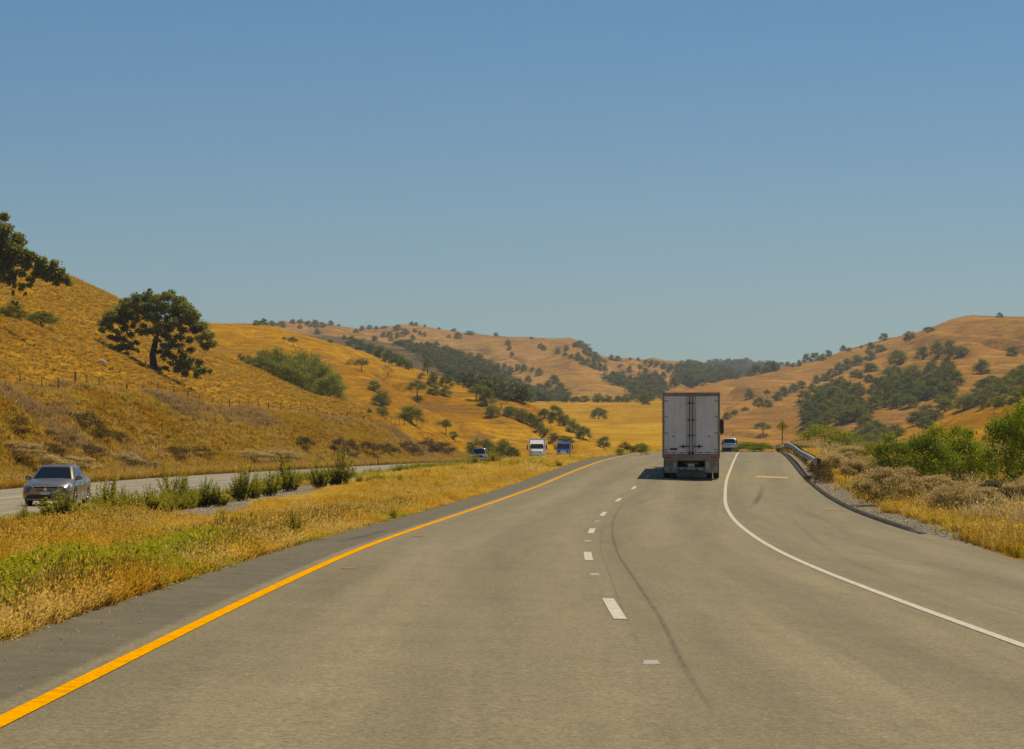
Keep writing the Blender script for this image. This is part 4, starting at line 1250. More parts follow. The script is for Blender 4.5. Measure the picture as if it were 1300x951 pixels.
# ---- trees of the far hills
def many(kind, items, label, group, name="oak_tree"):
    for (x0, x1, yt, yb) in items:
        place(kind, name, x0, x1, yt, yb, label, "tree", group)
row("far","oak_tree",[(340,352,406,414),(350,364,406,415),(367,376,404,411),(376,386,404,411),(386,396,405,415),(394,406,404,416),(404,415,407,416),(416,425,406,413),(427,433,411,414)],
    "dark oak on the left far skyline, {} from the left", "skyline oaks on the left far hill")
row("far","oak_tree",[(448,456,416,423),(456,464,412,420),(465,473,411,418),(474,481,413,418),(482,493,413,417),(497,511,411,419),(508,521,415,425),(519,526,407,413.5),(525,531,408,413.5),(537,541,411,414),(555,560,415,418),(572,580,416,421),(576,588,420,430),(589,604,420,425),(626,633,421,427),(672,678,427,431)],
    "oak along the rounded far summit, {} from the left", "oaks on the rounded far summit")
many("far",[(377,384,411,417),(398,408,416,424),(414,424,430,435),(434,440,424,431),(501,508,420,430),(523,530,416,422),(530,536,418,426),(536,542,420,427),(520,528,423,432),(483,490,420,427),(490,499,420,427),(493,500,425,433),(471,480,425,433),(508,515,432,440),(525,533,433,440),(531,538,433,440),(540,547,432,440),(550,559,432,440),(562,571,437,447),(567,573,424,429),
  (641,649,430,437),(643,650,436,444),(647,653,445,452),(682,690,434,442),(687,694,437,444),(627,636,459,466),(636,645,459,469),(643,653,462,474),(653,661,460,469),(660,670,460,471),(671,680,465,472),(679,691,466,476)],
  "small dark oak scattered over the brown far hillside", "scattered oaks of the far hillside")
many("far",[(704,712,440,450),(715,723,437,445),(713,722,446,452),(721,730,448,455),(729,739,445,458),(735,744,450,463),(742,751,453,464),(749,759,452,468),(757,766,458,470),(764,772,460,472),(774,782,469,478),(726,732,434,441),(783,792,461,466),(795,803,463,472),(808,817,461,470),(815,824,465,474),(829,836,469,478),(838,846,469,482)],
  "dark oak in the wooded fold right of the flat topped summit", "oaks in the fold below the flat topped summit")
row("far","oak_tree",[(772,780,449,457),(779,789,450,458),(797,803,453.5,457),(807,813,453,458),(816,823,455,461),(822,832,456,462),(830,838,457,463),(838,848,459,466),(846,856,460,468),(855,863,461,469)],
    "oak on the low far skyline left of the trailer, {} from the left", "skyline oaks left of the trailer")
many("far",[(700,711,474,488),(704,718,482,497),(690,702,480,494),(678,692,484,497),(664,678,485,498),(676,690,494,507),(690,704,494,507),(665,676,475,486),(706,716,492,503),(697,709,474,482),(670,682,498,508)],
  "oak in the dark grove between scrub ridge and the far brown slope", "oaks of the valley grove")
many("far",[(797,810,482,494),(806,820,486,500),(818,832,488,506),(800,813,492,504),(812,824,499,511),(826,840,484,498),(790,802,478,488),(806,818,478,487),(820,834,478,489),(834,848,480,494),(848,862,478,492),(814,826,505,514)],
  "oak in the woods just left of the trailer top", "oaks left of the trailer")

# ---- right hill
row("far","oak_tree",[(980,988,459,463),(986,997,458.5,463),(996,1004,458,464),(1003,1011,459,466),(1011,1019,456,465),(1018,1030,447,459),(1027,1042,445,458),(1038,1050,447,458),(1047,1057,442,449.5),(1066,1075,437,446),(1073,1082,440,446),(1091,1096,438,442),(1101,1108,434,439),(1116,1129,421,432)],
    "oak on the right hand skyline, {} from the left", "skyline oaks on the right hill")
many("far",[(945,958,490,506),(955,972,501,517),(966,982,505,517),(980,994,494,509),(988,1004,488,504),(1000,1014,485,498),(1010,1025,481,493),(1024,1037,485,496),(1034,1049,487,497),(1031,1043,474,487),(1040,1052,472,484),(1048,1060,466,479),(1057,1072,458,474),(1068,1083,452,468),(1080,1098,448,463),(1096,1113,441,457),(1100,1112,433,444),(1110,1126,435,446),
  (1051,1062,480,489),(1062,1075,476,486),(1094,1116,458,472),(1077,1095,467,478),(1096,1110,472,486),(1104,1120,476,492),(1100,1114,486,502),(1106,1121,492,508),(1123,1135,464,474),(1086,1098,470,480),(1079,1088,491,498),(1086,1098,494,502),(917,929,521,533),(926,938,519,527),(939,952,516,522),(880,892,470,480),
  (1118,1134,506,517)],
  "dark green oak on the spurs of the right hill", "oaks on the spurs of the right hill")
place("umbrella","oak_tree",969,978,493,506,"thin pale trunked tree alone in the dip of the right hill spur")
place("umbrella","oak_tree",956,981,534,552,"open crowned oak at the right hill's foot, left of the warning sign")
place("far","oak_tree",1146,1164,418,433,"round dark oak on the upper skyline shoulder of the right hill")
place("far","oak_tree",1171,1187,413,422,"low wide oak just below the right summit's skyline")
place("far","oak_tree",1127,1153,441,463,"large round oak high on the right hill, below the skyline shoulder")
place("far","oak_tree",1162,1181,435,456,"dark rounded oak at the left of the high cluster on the right hill")
place("far","oak_tree",1181,1202,432,450,"oak joined to the dark rounded oak in the high cluster")
place("far","oak_tree",1196,1217,428,450,"tallest oak of the high cluster on the right hill")
place("far","oak_tree",1210,1231,437,451,"low oak at the right end of the high cluster")
place("far","oak_tree",1174,1193,453,471,"olive oak below the high cluster on the left")
place("far","oak_tree",1192,1213,453,470,"dark oak below the high cluster on the right")
place("far","oak_tree",1234,1259,453,474,"broad lone oak low on the bare right slope")
place("far","oak_tree",1277,1293,437,452,"small lone oak near the right edge of the bare slope")
place("far","oak_tree",1264,1274,396,403,"single tree on the very top of the right summit")
def inpoly(x, y, P):
    c = False; n = len(P)
    for i in range(n):
        x1, y1 = P[i]; x2, y2 = P[(i+1) % n]
        if (y1 > y) != (y2 > y) and x < (x2-x1)*(y-y1)/(y2-y1)+x1: c = not c
    return c
def fill(kind, poly, n, w, asp, sp, label, group, seed, name="oak_tree"):
    R = random.Random(seed); pts = []
    xs_ = [p[0] for p in poly]; ys_ = [p[1] for p in poly]
    for _ in range(n*60):
        if len(pts) >= n: break
        x = R.uniform(min(xs_), max(xs_)); y = R.uniform(min(ys_), max(ys_))
        if inpoly(x, y, poly) and all((x-a)**2+((y-b)*1.4)**2 > sp*sp for a, b in pts): pts.append((x, y))
    for x, y in pts:
        ww = R.uniform(*w)*1.2
        place(kind, name, x-ww/2, x+ww/2, y-ww*asp*R.uniform(.85, 1.1), y, label, "tree", group)
fill("far", [(1014,508),(1040,503),(1062,494),(1080,496),(1098,508),(1112,520),(1100,530),(1078,536),(1050,545),(1030,550),(1022,535)], 34, (15,22), .85, 9,
     "oak in the large grove low on the right hill beyond the sign", "oaks of the grove beyond the sign", 5)
fill("far", [(1124,482),(1160,476),(1200,478),(1216,490),(1205,503),(1178,512),(1150,520),(1128,518),(1120,500)], 34, (15,22), .85, 9,
     "oak in the big wood in the middle of the right hill", "oaks of the wood on the right hill", 6)
fill("round", [(1150,540),(1190,515),(1230,502),(1262,490),(1300,478),(1345,465),(1345,512),(1300,514),(1262,520),(1225,524),(1195,534),(1170,548)], 40, (17,26), .8, 10,
     "green oak of the wooded slope behind the bright green trees on the right", "oaks of the near right slope", 8)
fill("round", [(1060,566),(1100,545),(1130,552),(1150,560),(1120,570),(1080,572)], 12, (18,26), .8, 10,
     "dark oak behind the yellow green bush right of the sign", "dark oaks right of the sign", 9)

# ---- the two big oaks on the near slope, shaped clump by clump
def hero(px, py, items, label, seed, leaf, per, fork, r0, mat=M_oakn, depthk=1.0):
    p = hit(px, py); s = p.y/F
    R = np.random.default_rng(seed)
    cs = []
    for (cx, cy, r) in items:
        dep = math.sqrt(max(0, 1-((cx-px)/85.)**2))*26*depthk
        for k in range(3 if r > 8 else 2):
            cs.append(((cx-px+R.uniform(-2, 2))*s, R.uniform(-dep, dep)*s, (py-cy+R.uniform(-1.5, 1.5))*s, r*s*R.uniform(.8, 1.15)))
    e = empty("oak_tree", (p.x, p.y, p.z-.2), 0, label, "tree")
    c = bpy.data.objects.new("crown", clump_crown("crown", cs, per, leaf, mat, R, .8, .75)); c.parent = e; COL.objects.link(c)
    t_ = bpy.data.objects.new("trunk", limbs_mesh("trunk", (0,0,0), (fork[0]*s, 0, fork[1]*s), cs, r0, R, 9, .25)); t_.parent = e; COL.objects.link(t_)
    return e
hero(196, 469, [(129,409,7),(136,402,9),(144,398,10),(152,390,10),(163,383,10),(174,378,10),(186,375,9),(200,377,9),(214,376,9),(226,380,9),(236,389,10),(245,399,10),(254,411,9),(262,423,9),(268,434,7),(259,437,6),
   (130,418,6),(140,414,8),(152,404,9),(164,396,9),(176,390,10),(188,388,10),(201,388,11),(214,389,10),(226,394,10),(236,404,10),(245,415,9),(252,427,7),
   (148,420,6),(158,414,7),(172,403,7),(186,400,8),(199,401,9),(212,402,9),(224,408,9),(234,418,8),(168,411,5),(182,412,5),(205,412,7),(216,416,7),(226,426,6),(184,370,5),(190,367,3),(217,370,6),(240,430,6),
   (168,424,6),(178,420,7),(188,418,7),(200,417,7),(210,424,7),(218,430,6),(176,432,5),(166,434,5),(208,436,6),(220,438,6),(156,428,5),(228,436,6),(240,442,6),(198,428,4),(150,428,5),(142,426,5),(214,442,6),(204,444,5),(138,440,4),(144,442,5),(151,439,6),(158,437,6),(165,440,5),(172,443,4),(160,446,4),
   (214,446,6),(221,452,7),(229,458,8),(238,463,8),(248,466,8),(258,468,7),(264,468,4),(234,450,7),(243,456,7),(252,459,6),(226,468,6),(236,472,6),(247,474,5),(217,460,5),(212,466,5),(206,452,4),(226,442,5),(178,462,4),(188,466,3),(204,468,4)],
   "broad gnarled oak with spreading crown alone on the golden left slope", 4, .30, 42000, (2, 40), .45)
hero(-48, 408, [(-120,330,22),(-100,300,24),(-80,280,24),(-60,272,22),(-35,275,20),(-15,285,18),(2,272,8),(5,290,13),(-5,305,14),(12,308,11),(22,300,9),(30,318,10),(40,322,9),(18,325,12),(5,335,12),
   (52,330,9),(60,338,9),(68,332,7),(75,342,8),(82,350,8),(86,357,5),(60,350,8),(70,358,6),(45,345,8),(38,352,6),(28,345,8),(30,360,5),(14,352,8),(2,350,9),(-15,352,10),(-20,330,16),(-50,320,20),(-80,335,20),(0,320,12),(15,345,8),(34,332,9),(48,338,8),(72,350,8),(-10,300,14),(20,312,9),(-30,300,18),(-60,300,22),(-90,310,22),(-30,350,14),(16,358,4),(17,370,3),(19,382,3),(36,360,4),(34,371,3),(26,364,4),(-110,360,18)],
   "huge oak reaching in over the hilltop at the left edge, shadow on the slope", 9, .34, 60000, (10, 52), 1.0)
# ------------------------------------------------------------------ bushes by the roads
def stem_bush(name_var, n, per, leafl, mat, seed, spread=.55, top=1.0):
    """upright leafy stems fanning out of one foot; unit size (about 1 wide, 1 high)"""
    R = np.random.default_rng(seed)
    P = []; N = []; S = []; T = []; m = MB()
    for i in range(n):
        a = R.uniform(0, 6.283); ra = R.uniform(0, 1)**.6
        b = Vector((math.cos(a), math.sin(a), 0))*ra*.16
        e = Vector((math.cos(a)*ra*spread*.85, math.sin(a)*ra*spread*.85, (1-.4*ra**2)*R.uniform(.6, 1.2)*top*(1+.3*math.cos(a-seed))))
        bend = Vector((R.normal(0, .03), R.normal(0, .03), .06))
        mid = b.lerp(e, .5) + bend
        m.tube([b, mid, e], [.005, .004, .002], 4, cap=False)
        k = per; tt_ = R.uniform(.18, 1.0, k)
        for t_ in tt_:
            q = b.lerp(mid, t_*2) if t_ < .5 else mid.lerp(e, t_*2-1)
            o = R.normal(0, .024*(1.3-t_*.6), 3)
            P.append((q.x+o[0], q.y+o[1], max(q.z+o[2], .01))); N.append((o[0]*18+R.normal(0, .5), o[1]*18+R.normal(0, .5), R.normal(.5, .5)))
            S.append(leafl*R.uniform(.6, 1.3)*(1.15-.4*t_)); T.append(min(1, max(0, R.normal(.35+.35*t_, .15))))
    cm = quads_mesh("foliage", np.array(P), np.array(N), np.array(S), np.array(T), mat, .5, R)
    tm = bpy.data.meshes.new("stem"); tm.from_pydata(m.v, [], m.f); tm.materials.append(M_bark); tm.update()
    return cm, tm
UNIT["stems"] = [stem_bush("stems", 64, 66, .066, M_road, 100+i) for i in range(4)]
UNIT["stems_y"] = [stem_bush("stems_y", 50, 56, .066, M_road, 120+i) for i in range(2)]

def seed_shrub(seed, mat_leaf):
    """rounded dry shrub: olive leaves below, tan seed heads standing on top"""
    R = np.random.default_rng(seed)
    cs = dome_clumps(R, 24, 0.0, .85, (.09, .2), .56, .3, .7)
    cm = clump_crown("foliage", cs, 4200, .030, mat_leaf, R, .85, .4)
    P = []; N = []; S = []; T = []
    for (x, y, z, r) in cs:
        for k in range(90):
            d = R.normal(size=3); d[2] = abs(d[2])*1.2 + .1; d /= np.linalg.norm(d)
            q = np.array([x, y, z]) + d*r*R.uniform(.9, 1.25)
            for j in range(3):
                P.append(q + np.array([R.normal(0, .008), R.normal(0, .008), j*.018])); N.append(R.normal(size=3)); S.append(.030*R.uniform(.6, 1.2)); T.append(np.clip(R.normal(.5, .25), 0, 1))
    sm = quads_mesh("seed_heads", np.array(P), np.array(N), np.array(S), np.array(T), M_tan, .8, R)
    return cm, sm
UNIT["seedy"] = [seed_shrub(200+i, M_olive) for i in range(5)]
def bush(kind, x0, x1, yt, yb, label, group=None, grow=1.0, flat=1.0, name="bush", d=None):
    e = place(kind, name, x0, x1, yt, yb, label, "bush", group, grow=grow, d=d)
    e.scale[1] *= flat
    e.scale[2] *= 1.12 if kind == 'seedy' else 1.3
    if kind == 'seedy': e.scale[0] *= 1.3; e.scale[1] *= 1.5
    if kind in ('shrub', 'brown'): e.scale[0] *= 1.15; e.scale[1] *= 1.3
    if kind == "seedy":
        ch = [c for c in e.children if c.name.startswith("stem")] if False else None
    return e
# green bushes between the far carriageway and the gravel
G = [("stems",24,44,651,672,"first"),("stems",50,106,637,668,""),("stems",110,152,621,659,""),("stems_y",146,180,634,657,""),("stems",172,212,632,655,""),("stems_y",202,240,606,646,""),("stems",226,250,622,646,""),
     ("stems",246,274,619,644,""),("stems",266,292,624,643,""),("stems",290,322,604,636,""),("stems",312,334,612,634,""),("stems",328,356,606,630,""),("stems",352,381,592,624,""),("stems",392,418,598,621,""),("stems",412,448,589,618,"")]
for i, (k, x0, x1, yt, yb, _) in enumerate(G):
    bush(k, x0, x1, yt, yb, "green leafy bush between far carriageway and gravel strip, {} from the left".format(ORD[i]), "green bushes along the far carriageway", 1.3, name="roadside_bush")
for (k, x0, x1, yt, yb, lb) in [("stems_y",262,292,664,697,"yellow green bush in the dry median grass below the gravel"),("stems",358,385,659,687,"dark green bush near the median edge by the shoulder"),
     ("stems",104,116,738,762,"small dark green weed at the shoulder edge under the yellow green weeds"),("stems",158,170,724,746,"small dark weed in the middle of the weed patch edge"),
     ("stems",222,240,718,733,"low green tuft on the paved edge right of the weed patch"),("stems_y",500,513,590,601,"small green weed beside the far gravel"),
     ("stems_y",612,640,575,590,"yellow green bush in front of the off-roader"),("stems_y",590,615,580,592,"low yellow green bush left of the off-roader's wheels")]:
    bush(k, x0, x1, yt, yb, lb, name="roadside_bush")
# scrub on the cut bank
B = [("shrub",88,128,523,552,"dark olive bush highest on the cut bank"),("shrub",111,142,545,561,"long low olive bush running down right of the highest bush"),("shrub",134,162,548,562,"low olive bush at the tail of the highest bush"),
     ("brown",45,75,546,560,"dark brown scrub bush left of the highest olive bush"),("brown",0,40,530,555,"large brown scrub bush at the left edge of the bank"),("shrub",70,95,549,563,"olive scrub bush just below the highest bush's left side"),
     ("seedy",-8,43,559,583,"tan topped shrub at the left edge above the road"),("brown",48,85,563,579,"brown shrub behind the sedan roof"),("brown",90,132,566,582,"wide brown shrub right above the sedan"),
     ("seedy",40,80,578,599,"pale seedy shrub directly behind the sedan"),("seedy",78,112,577,598,"pale seedy shrub at the sedan's rear"),("seedy",144,174,572,596,"rounded tan shrub beside the thin marker post"),
     ("shrub",168,190,580,594,"small olive shrub left of the blue grey post"),("brown",205,240,566,583,"brown shrub right of the blue grey post"),("brown",232,268,567,583,"flat brown shrub second right of the blue grey post"),
     ("seedy",296,334,571,587,"long low seedy shrub on the verge below the bank"),("seedy",328,370,573,588,"low seedy shrub at the bank's foot, right of the long one"),("shrub",372,399,554,573,"round dark green shrub at the base of the small slide"),
     ("brown",418,440,556,580,"leafy brown shrub on the lower bank left of two dark ones"),("brown",434,456,558,581,"dark brown shrub in the bank's middle group"),("brown",452,484,560,580,"wide purple brown shrub in the bank's middle group"),
     ("shrub",482,508,563,581,"olive shrub between the brown groups on the lower bank"),("shrub",504,536,561,580,"broad olive shrub on the lower bank near its end"),("brown",534,556,556,578,"dark brown shrub near the end of the bank"),("brown",550,576,561,579,"dark brown shrub at the very end of the bank")]
for k, x0, x1, yt, yb, lb in B:
    bush(k, x0, x1, yt, yb, lb, None, 1.1, name="scrub_bush")
# right hand roadside
Rr = [("seedy",1037,1070,574,606,"tan shrub beside the guardrail end"),("seedy",1060,1088,571,600,"tall tan shrub second from the guardrail end"),("seedy",1068,1100,580,610,"broad olive and tan shrub before the green low bush"),
      ("seedy",1090,1118,583,610,"tan shrub left of the large mounded shrub"),("seedy",1097,1140,590,642,"large mounded shrub with tan seed heads at the gravel edge"),("seedy",1128,1166,592,638,"large seedy shrub right of the mounded one"),
      ("seedy",1152,1180,598,630,"olive tan shrub under the dark green tree"),("seedy",1172,1206,600,632,"low tan shrub below the green tree's right side"),("seedy",1190,1232,612,655,"pale feathery shrub standing out in the golden grass"),
      ("seedy",1222,1270,616,652,"wide pale feathery shrub right of the first feathery one"),("seedy",1246,1282,608,640,"tan shrub behind the wide feathery shrub"),("seedy",1272,1310,606,642,"tan shrub at the right edge of the picture"),
      ("brown",1204,1246,590,620,"reddish brown shrub at the foot of the bright green tree"),("brown",1236,1268,588,614,"reddish brown shrub between the two green trees"),
      ("green_low",1085,1124,566,590,"low yellow green bush above the tan shrubs")]
for k, x0, x1, yt, yb, lb in Rr:
    bush(k, x0, x1, yt, yb, lb, None, 1.12, name="roadside_bush")
T_ = [("green_tree",1108,1162,546,600,108,"grey green tree left of the big bright green tree"),("green_tree",1155,1206,530,612,96,"big bright green bushy tree, left half of the pair"),("green_tree",1192,1246,532,612,100,"big bright green bushy tree, right half of the pair"),
      ("green_tree",1226,1262,556,606,106,"smaller bright green tree right of the big pair"),("green_tree",1256,1325,496,620,88,"tall green tree cut by the right edge"),("green_tree",1290,1350,470,600,100,"tallest green tree, behind the one cut by the right edge"),
      ("green_low",1014,1082,547,580,205,"yellow green domed bush behind the guardrail"),("green_tree",936,964,562,580,262,"low green bush beyond the crest, right of the silver crossover"),("green_tree",954,980,565,580,255,"green bush beyond the crest touching the guardrail"),
      ("brown",1024,1044,588,602,114,"brown brush under the end of the guardrail"),("shrub",1036,1056,590,603,112,"olive brush in front of the guardrail's end post"),("brown",1034,1054,582,600,117,"brown brush right of the guardrail's end"),("seedy",1064,1092,562,590,150,"tan brush clump over the guardrail's end"),("seedy",1000,1030,566,590,190,"tan brush behind the guardrail's bend")]
for k, x0, x1, yt, yb, d, lb in T_:
    e = place(k, "green_tree" if "tree" in lb.split(",")[0] and k == "green_tree" else "roadside_bush", x0, x1, yt, yb, lb, "tree" if k == "green_tree" else "bush", None, d=d, grow=1.45)

# ------------------------------------------------------------------ grass and scrub masses (nobody could count them)
HID = bpy.data.collections.new("tuft_library")
def tuft(name, n, mat, R, spread=.10, lean=.45, w=.012, curl=.3, tone0=.5, seedhead=False):
    """a tuft of curved blades, 1 high"""
    V = []; Fc = []; T = []
    for i in range(n):
        a = R.uniform(0, 6.283); r = R.uniform(0, 1)**.5*spread
        b = np.array([math.cos(a)*r, math.sin(a)*r, 0])
        h = R.uniform(.45, 1.0); ln = R.uniform(.1, lean)*h; a2 = a + R.normal(0, .8)
        d = np.array([math.cos(a2), math.sin(a2), 0]); sd = np.array([-d[1], d[0], 0])
        ww = w*R.uniform(.6, 1.3)
        p1 = b + d*ln*.35 + np.array([0, 0, h*.55]); p2 = b + d*ln + np.array([0, 0, h*(1-curl*ln)])
        k = len(V)
        V += [b-sd*ww, b+sd*ww, p1+sd*ww*.85, p1-sd*ww*.85, p2]
        Fc += [(k, k+1, k+2, k+3), (k+3, k+2, k+4)]
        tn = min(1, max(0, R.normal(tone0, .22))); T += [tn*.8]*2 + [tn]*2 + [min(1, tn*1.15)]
        if seedhead and R.uniform() < .5:
            k = len(V); ax = (p2-p1); ax /= np.linalg.norm(ax); q = p2 - ax*.02
            V += [q, q+sd*ww*2.2+ax*.045, q+ax*.12, q-sd*ww*2.2+ax*.045]; Fc += [(k, k+1, k+2, k+3)]; T += [min(1, tn+.25)]*4
    me = bpy.data.meshes.new(name); me.from_pydata([tuple(v) for v in V], [], Fc)
    at = me.attributes.new("tone", 'FLOAT', 'POINT'); at.data.foreach_set("value", T)
    me.materials.append(mat); me.update()
    o = bpy.data.objects.new(name, me); HID.objects.link(o); return o
def leafy(name, mat, R, n=60):
    P = []; N = []; S = []; T = []
    for i in range(n):
        a = R.uniform(0, 6.283); r = R.uniform(0, 1)**.6*.35
        P.append((math.cos(a)*r, math.sin(a)*r, R.uniform(.1, 1)*(1-r*.9))); N.append((R.normal(0, .6), R.normal(0, .6), 1)); S.append(R.uniform(.08, .17)); T.append(np.clip(R.normal(.55, .25), 0, 1))
    me = quads_mesh(name, np.array(P), np.array(N), np.array(S), np.array(T), mat, .45, R)
    o = bpy.data.objects.new(name, me); HID.objects.link(o); return o

def scatter(name, label, pts, rot, scl, sources, mat=None):
    """one mass: the chosen tufts set on the points by geometry nodes"""
    n = len(pts)
    me = bpy.data.meshes.new(name)
    me.vertices.add(n); me.vertices.foreach_set("co", np.asarray(pts, float).ravel())
    for nm, arr, ty in (("rot", rot, 'FLOAT_VECTOR'), ("scl", scl, 'FLOAT_VECTOR')):
        at = me.attributes.new(nm, ty, 'POINT'); at.data.foreach_set("vector", np.asarray(arr, float).ravel())
    at = me.attributes.new("pick", 'INT', 'POINT'); at.data.foreach_set("value", rng.integers(0, len(sources), n).astype(np.int32))
    o = bpy.data.objects.new(name, me); COL.objects.link(o)
    tag(o, label, None, None, "stuff")
    c = bpy.data.collections.new(name + "_tufts")
    for s in sources: c.objects.link(s)
    g = bpy.data.node_groups.new(name, 'GeometryNodeTree')
    g.interface.new_socket("Geometry", in_out='INPUT', socket_type='NodeSocketGeometry')
    g.interface.new_socket("Geometry", in_out='OUTPUT', socket_type='NodeSocketGeometry')
    gi = g.nodes.new('NodeGroupInput'); go = g.nodes.new('NodeGroupOutput')
    ci = g.nodes.new('GeometryNodeCollectionInfo'); ci.inputs['Collection'].default_value = c
    ci.inputs['Separate Children'].default_value = True; ci.inputs['Reset Children'].default_value = True
    ip = g.nodes.new('GeometryNodeInstanceOnPoints'); ip.inputs['Pick Instance'].default_value = True
    def na(nm, ty):
        a = g.nodes.new('GeometryNodeInputNamedAttribute'); a.data_type = ty; a.inputs['Name'].default_value = nm; return a.outputs['Attribute']
    g.links.new(gi.outputs[0], ip.inputs['Points']); g.links.new(ci.outputs[0], ip.inputs['Instance'])
    g.links.new(na("pick", 'INT'), ip.inputs['Instance Index'])
    g.links.new(na("rot", 'FLOAT_VECTOR'), ip.inputs['Rotation']); g.links.new(na("scl", 'FLOAT_VECTOR'), ip.inputs['Scale'])
    g.links.new(ip.outputs[0], go.inputs[0])
    md = o.modifiers.new("tufts", 'NODES'); md.node_group = g
    return o

R = np.random.default_rng(99)
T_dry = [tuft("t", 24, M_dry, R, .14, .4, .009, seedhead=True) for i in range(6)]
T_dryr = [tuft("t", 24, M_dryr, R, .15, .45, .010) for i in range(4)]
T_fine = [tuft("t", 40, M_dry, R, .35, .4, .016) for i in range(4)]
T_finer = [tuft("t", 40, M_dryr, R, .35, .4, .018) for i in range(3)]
T_weed = [leafy("w", M_dryg, R, 70) for i in range(4)]
T_grey = [tuft("t", 44, M_stubble, R, .35, .8, .014) for i in range(4)]

def ok_frustum(x, y, m=300):
    px = 650 + F*x/y
    return (px > -m) & (px < 1300+m)
def density(n, x, y, p):
    keep = R.uniform(0, 1, len(x)) < p
    return x[keep], y[keep]
def mk(x, y, hmin, hmax, wide=1.0, tilt=.15, zoff=-.01, gh=None):
    z = (gh or ground_h)(x, y)
    h = R.uniform(hmin, hmax, len(x))
    pts = np.stack([x, y, z + zoff], 1)
    rot = np.stack([R.normal(0, tilt, len(x)), R.normal(0, tilt, len(x)), R.uniform(0, 6.28, len(x))], 1)
    scl = np.stack([h*wide, h*wide, h], 1)
    return pts, rot, scl

def median_pts(y0, y1, per_m2):
    """uniform points on the median between the two paved edges"""
    n = int((y1-y0)*12*per_m2)
    y = R.uniform(y0, y1, n); q = R.uniform(0, 1, n)
    a = OR(y)+.15; b = PL(y)-.02
    x = a + (b-a)*q
    k = ok_frustum(x, y) & (R.uniform(0, 1, n) < (b-a)/12)
    return x[k], y[k]
def gravmask(x, y):
    o = x-OR(y); dl = PL(y)-x
    w = .85 + .35*fbm(x*.6, y*.15, 61, 3)
    g = np.exp(-((o-2.9)/(w+.4))**4)*sstep(54, 70, y + 5*fbm(x*.5, y*.2, 8, 3)) + np.exp(-((dl-2.1)/.32)**2)*.75*sstep(32, 45, y)
    return g
def greenmask(x, y):
    g = fbm(x*.45, y*.12, 88, 4)
    near = np.exp(-((y-28.5)/7.5)**2)*sstep(.35, .9, PL(y)-x)*(1-sstep(2.6, 3.8, PL(y)-x))*1.3
    far = sstep(130, 230, y)*.5
    brd = np.exp(-((x-OR(y)-1.0)/.9)**2)*.6
    return g*.8 + near*1.0 + far + brd
xa, ya = [], []
groups = {"dry": [], "red": [], "weed": [], "fine": []}
for (y0, y1, dn, hs, wd) in [(13, 26, 230, (.22,.62), 1.0), (26, 42, 150, (.22,.58), 1.1), (42, 70, 80, (.18,.46), 1.5), (70, 115, 30, (.14,.34), 2.3), (115, 200, 13, (.14,.36), 3.2), (200, 345, 6, (.2,.45), 3.8)]:
    x, y = median_pts(y0, y1, dn)
    gm = gravmask(x, y); keep = R.uniform(0, 1, len(x)) > gm*1.25
    x = x[keep]; y = y[keep]
    gr_ = greenmask(x, y); u = R.uniform(0, 1, len(x))
    patchy = fbm(x*.8, y*.25, 14, 4)
    isg = gr_ + .5*fbm(x*1.3, y*.5, 19, 3) + (u-.5)*.7 > .55
    isr = (~isg) & (patchy + (u-.5)*.8 > .08)
    for nm, mask in (("weed", isg), ("red", isr), ("dry", ~isg & ~isr)):
        p = mk(x[mask], y[mask], hs[0]*(.9 if nm == "weed" else 1), hs[1]*(.95 if nm == "weed" else 1), wd*(1.1 if nm == "weed" else 1))
        # shorter right at the paved edge
        e_ = (sstep(0, .9, PL(p[0][:,1])-p[0][:,0])*.6+.4)*(1-.45*np.exp(-((p[0][:,0]-OR(p[0][:,1])-4.6)/1.3)**2))
        p[2][:, 2] *= e_ * (1+.5*fbm(p[0][:,0]*.5, p[0][:,1]*.2, 5, 3))
        groups[nm].append(p)
def cat_(L): return [np.concatenate([p[i] for p in L]) for i in range(3)]
# far verge and cut bank
def side_pts(fa, fb, y0, y1, n):
    y = R.uniform(y0, y1, n); q = R.uniform(0, 1, n)
    a = fa(y); b = fb(y); x = a+(b-a)*q
    k = ok_frustum(x, y); return x[k], y[k]
x, y = side_pts(lambda y: OL(y)-.15, lambda y: OL(y)-4.0, 105, 400, 26000)
u = R.uniform(0, 1, len(x)); m_ = u < .55
verge_dry = mk(x[m_], y[m_], .3, .75, 1.3); verge_red = mk(x[~m_], y[~m_], .25, .6, 1.4)
x, y = side_pts(lambda y: OL(y)-4.0, lambda y: OL(y)-15.5, 120, 415, 42000)
sel = fbm(x*.22, y*.09, 44, 4) + (R.uniform(0, 1, len(x))-.5)*.2
hgt = (OL(y)-x)
g_ = (sel > .26) | ((hgt > 9.5) & (hgt < 13.0) & (sel > .02))
bank_grey = mk(x[g_], y[g_], .35, .8, 1.6); r_ = (~g_) & (sel < -.2)
bank_red = mk(x[r_], y[r_], .3, .65, 1.7); d_ = ~g_ & ~r_
bank_dry = mk(x[d_], y[d_], .3, .7, 1.7)
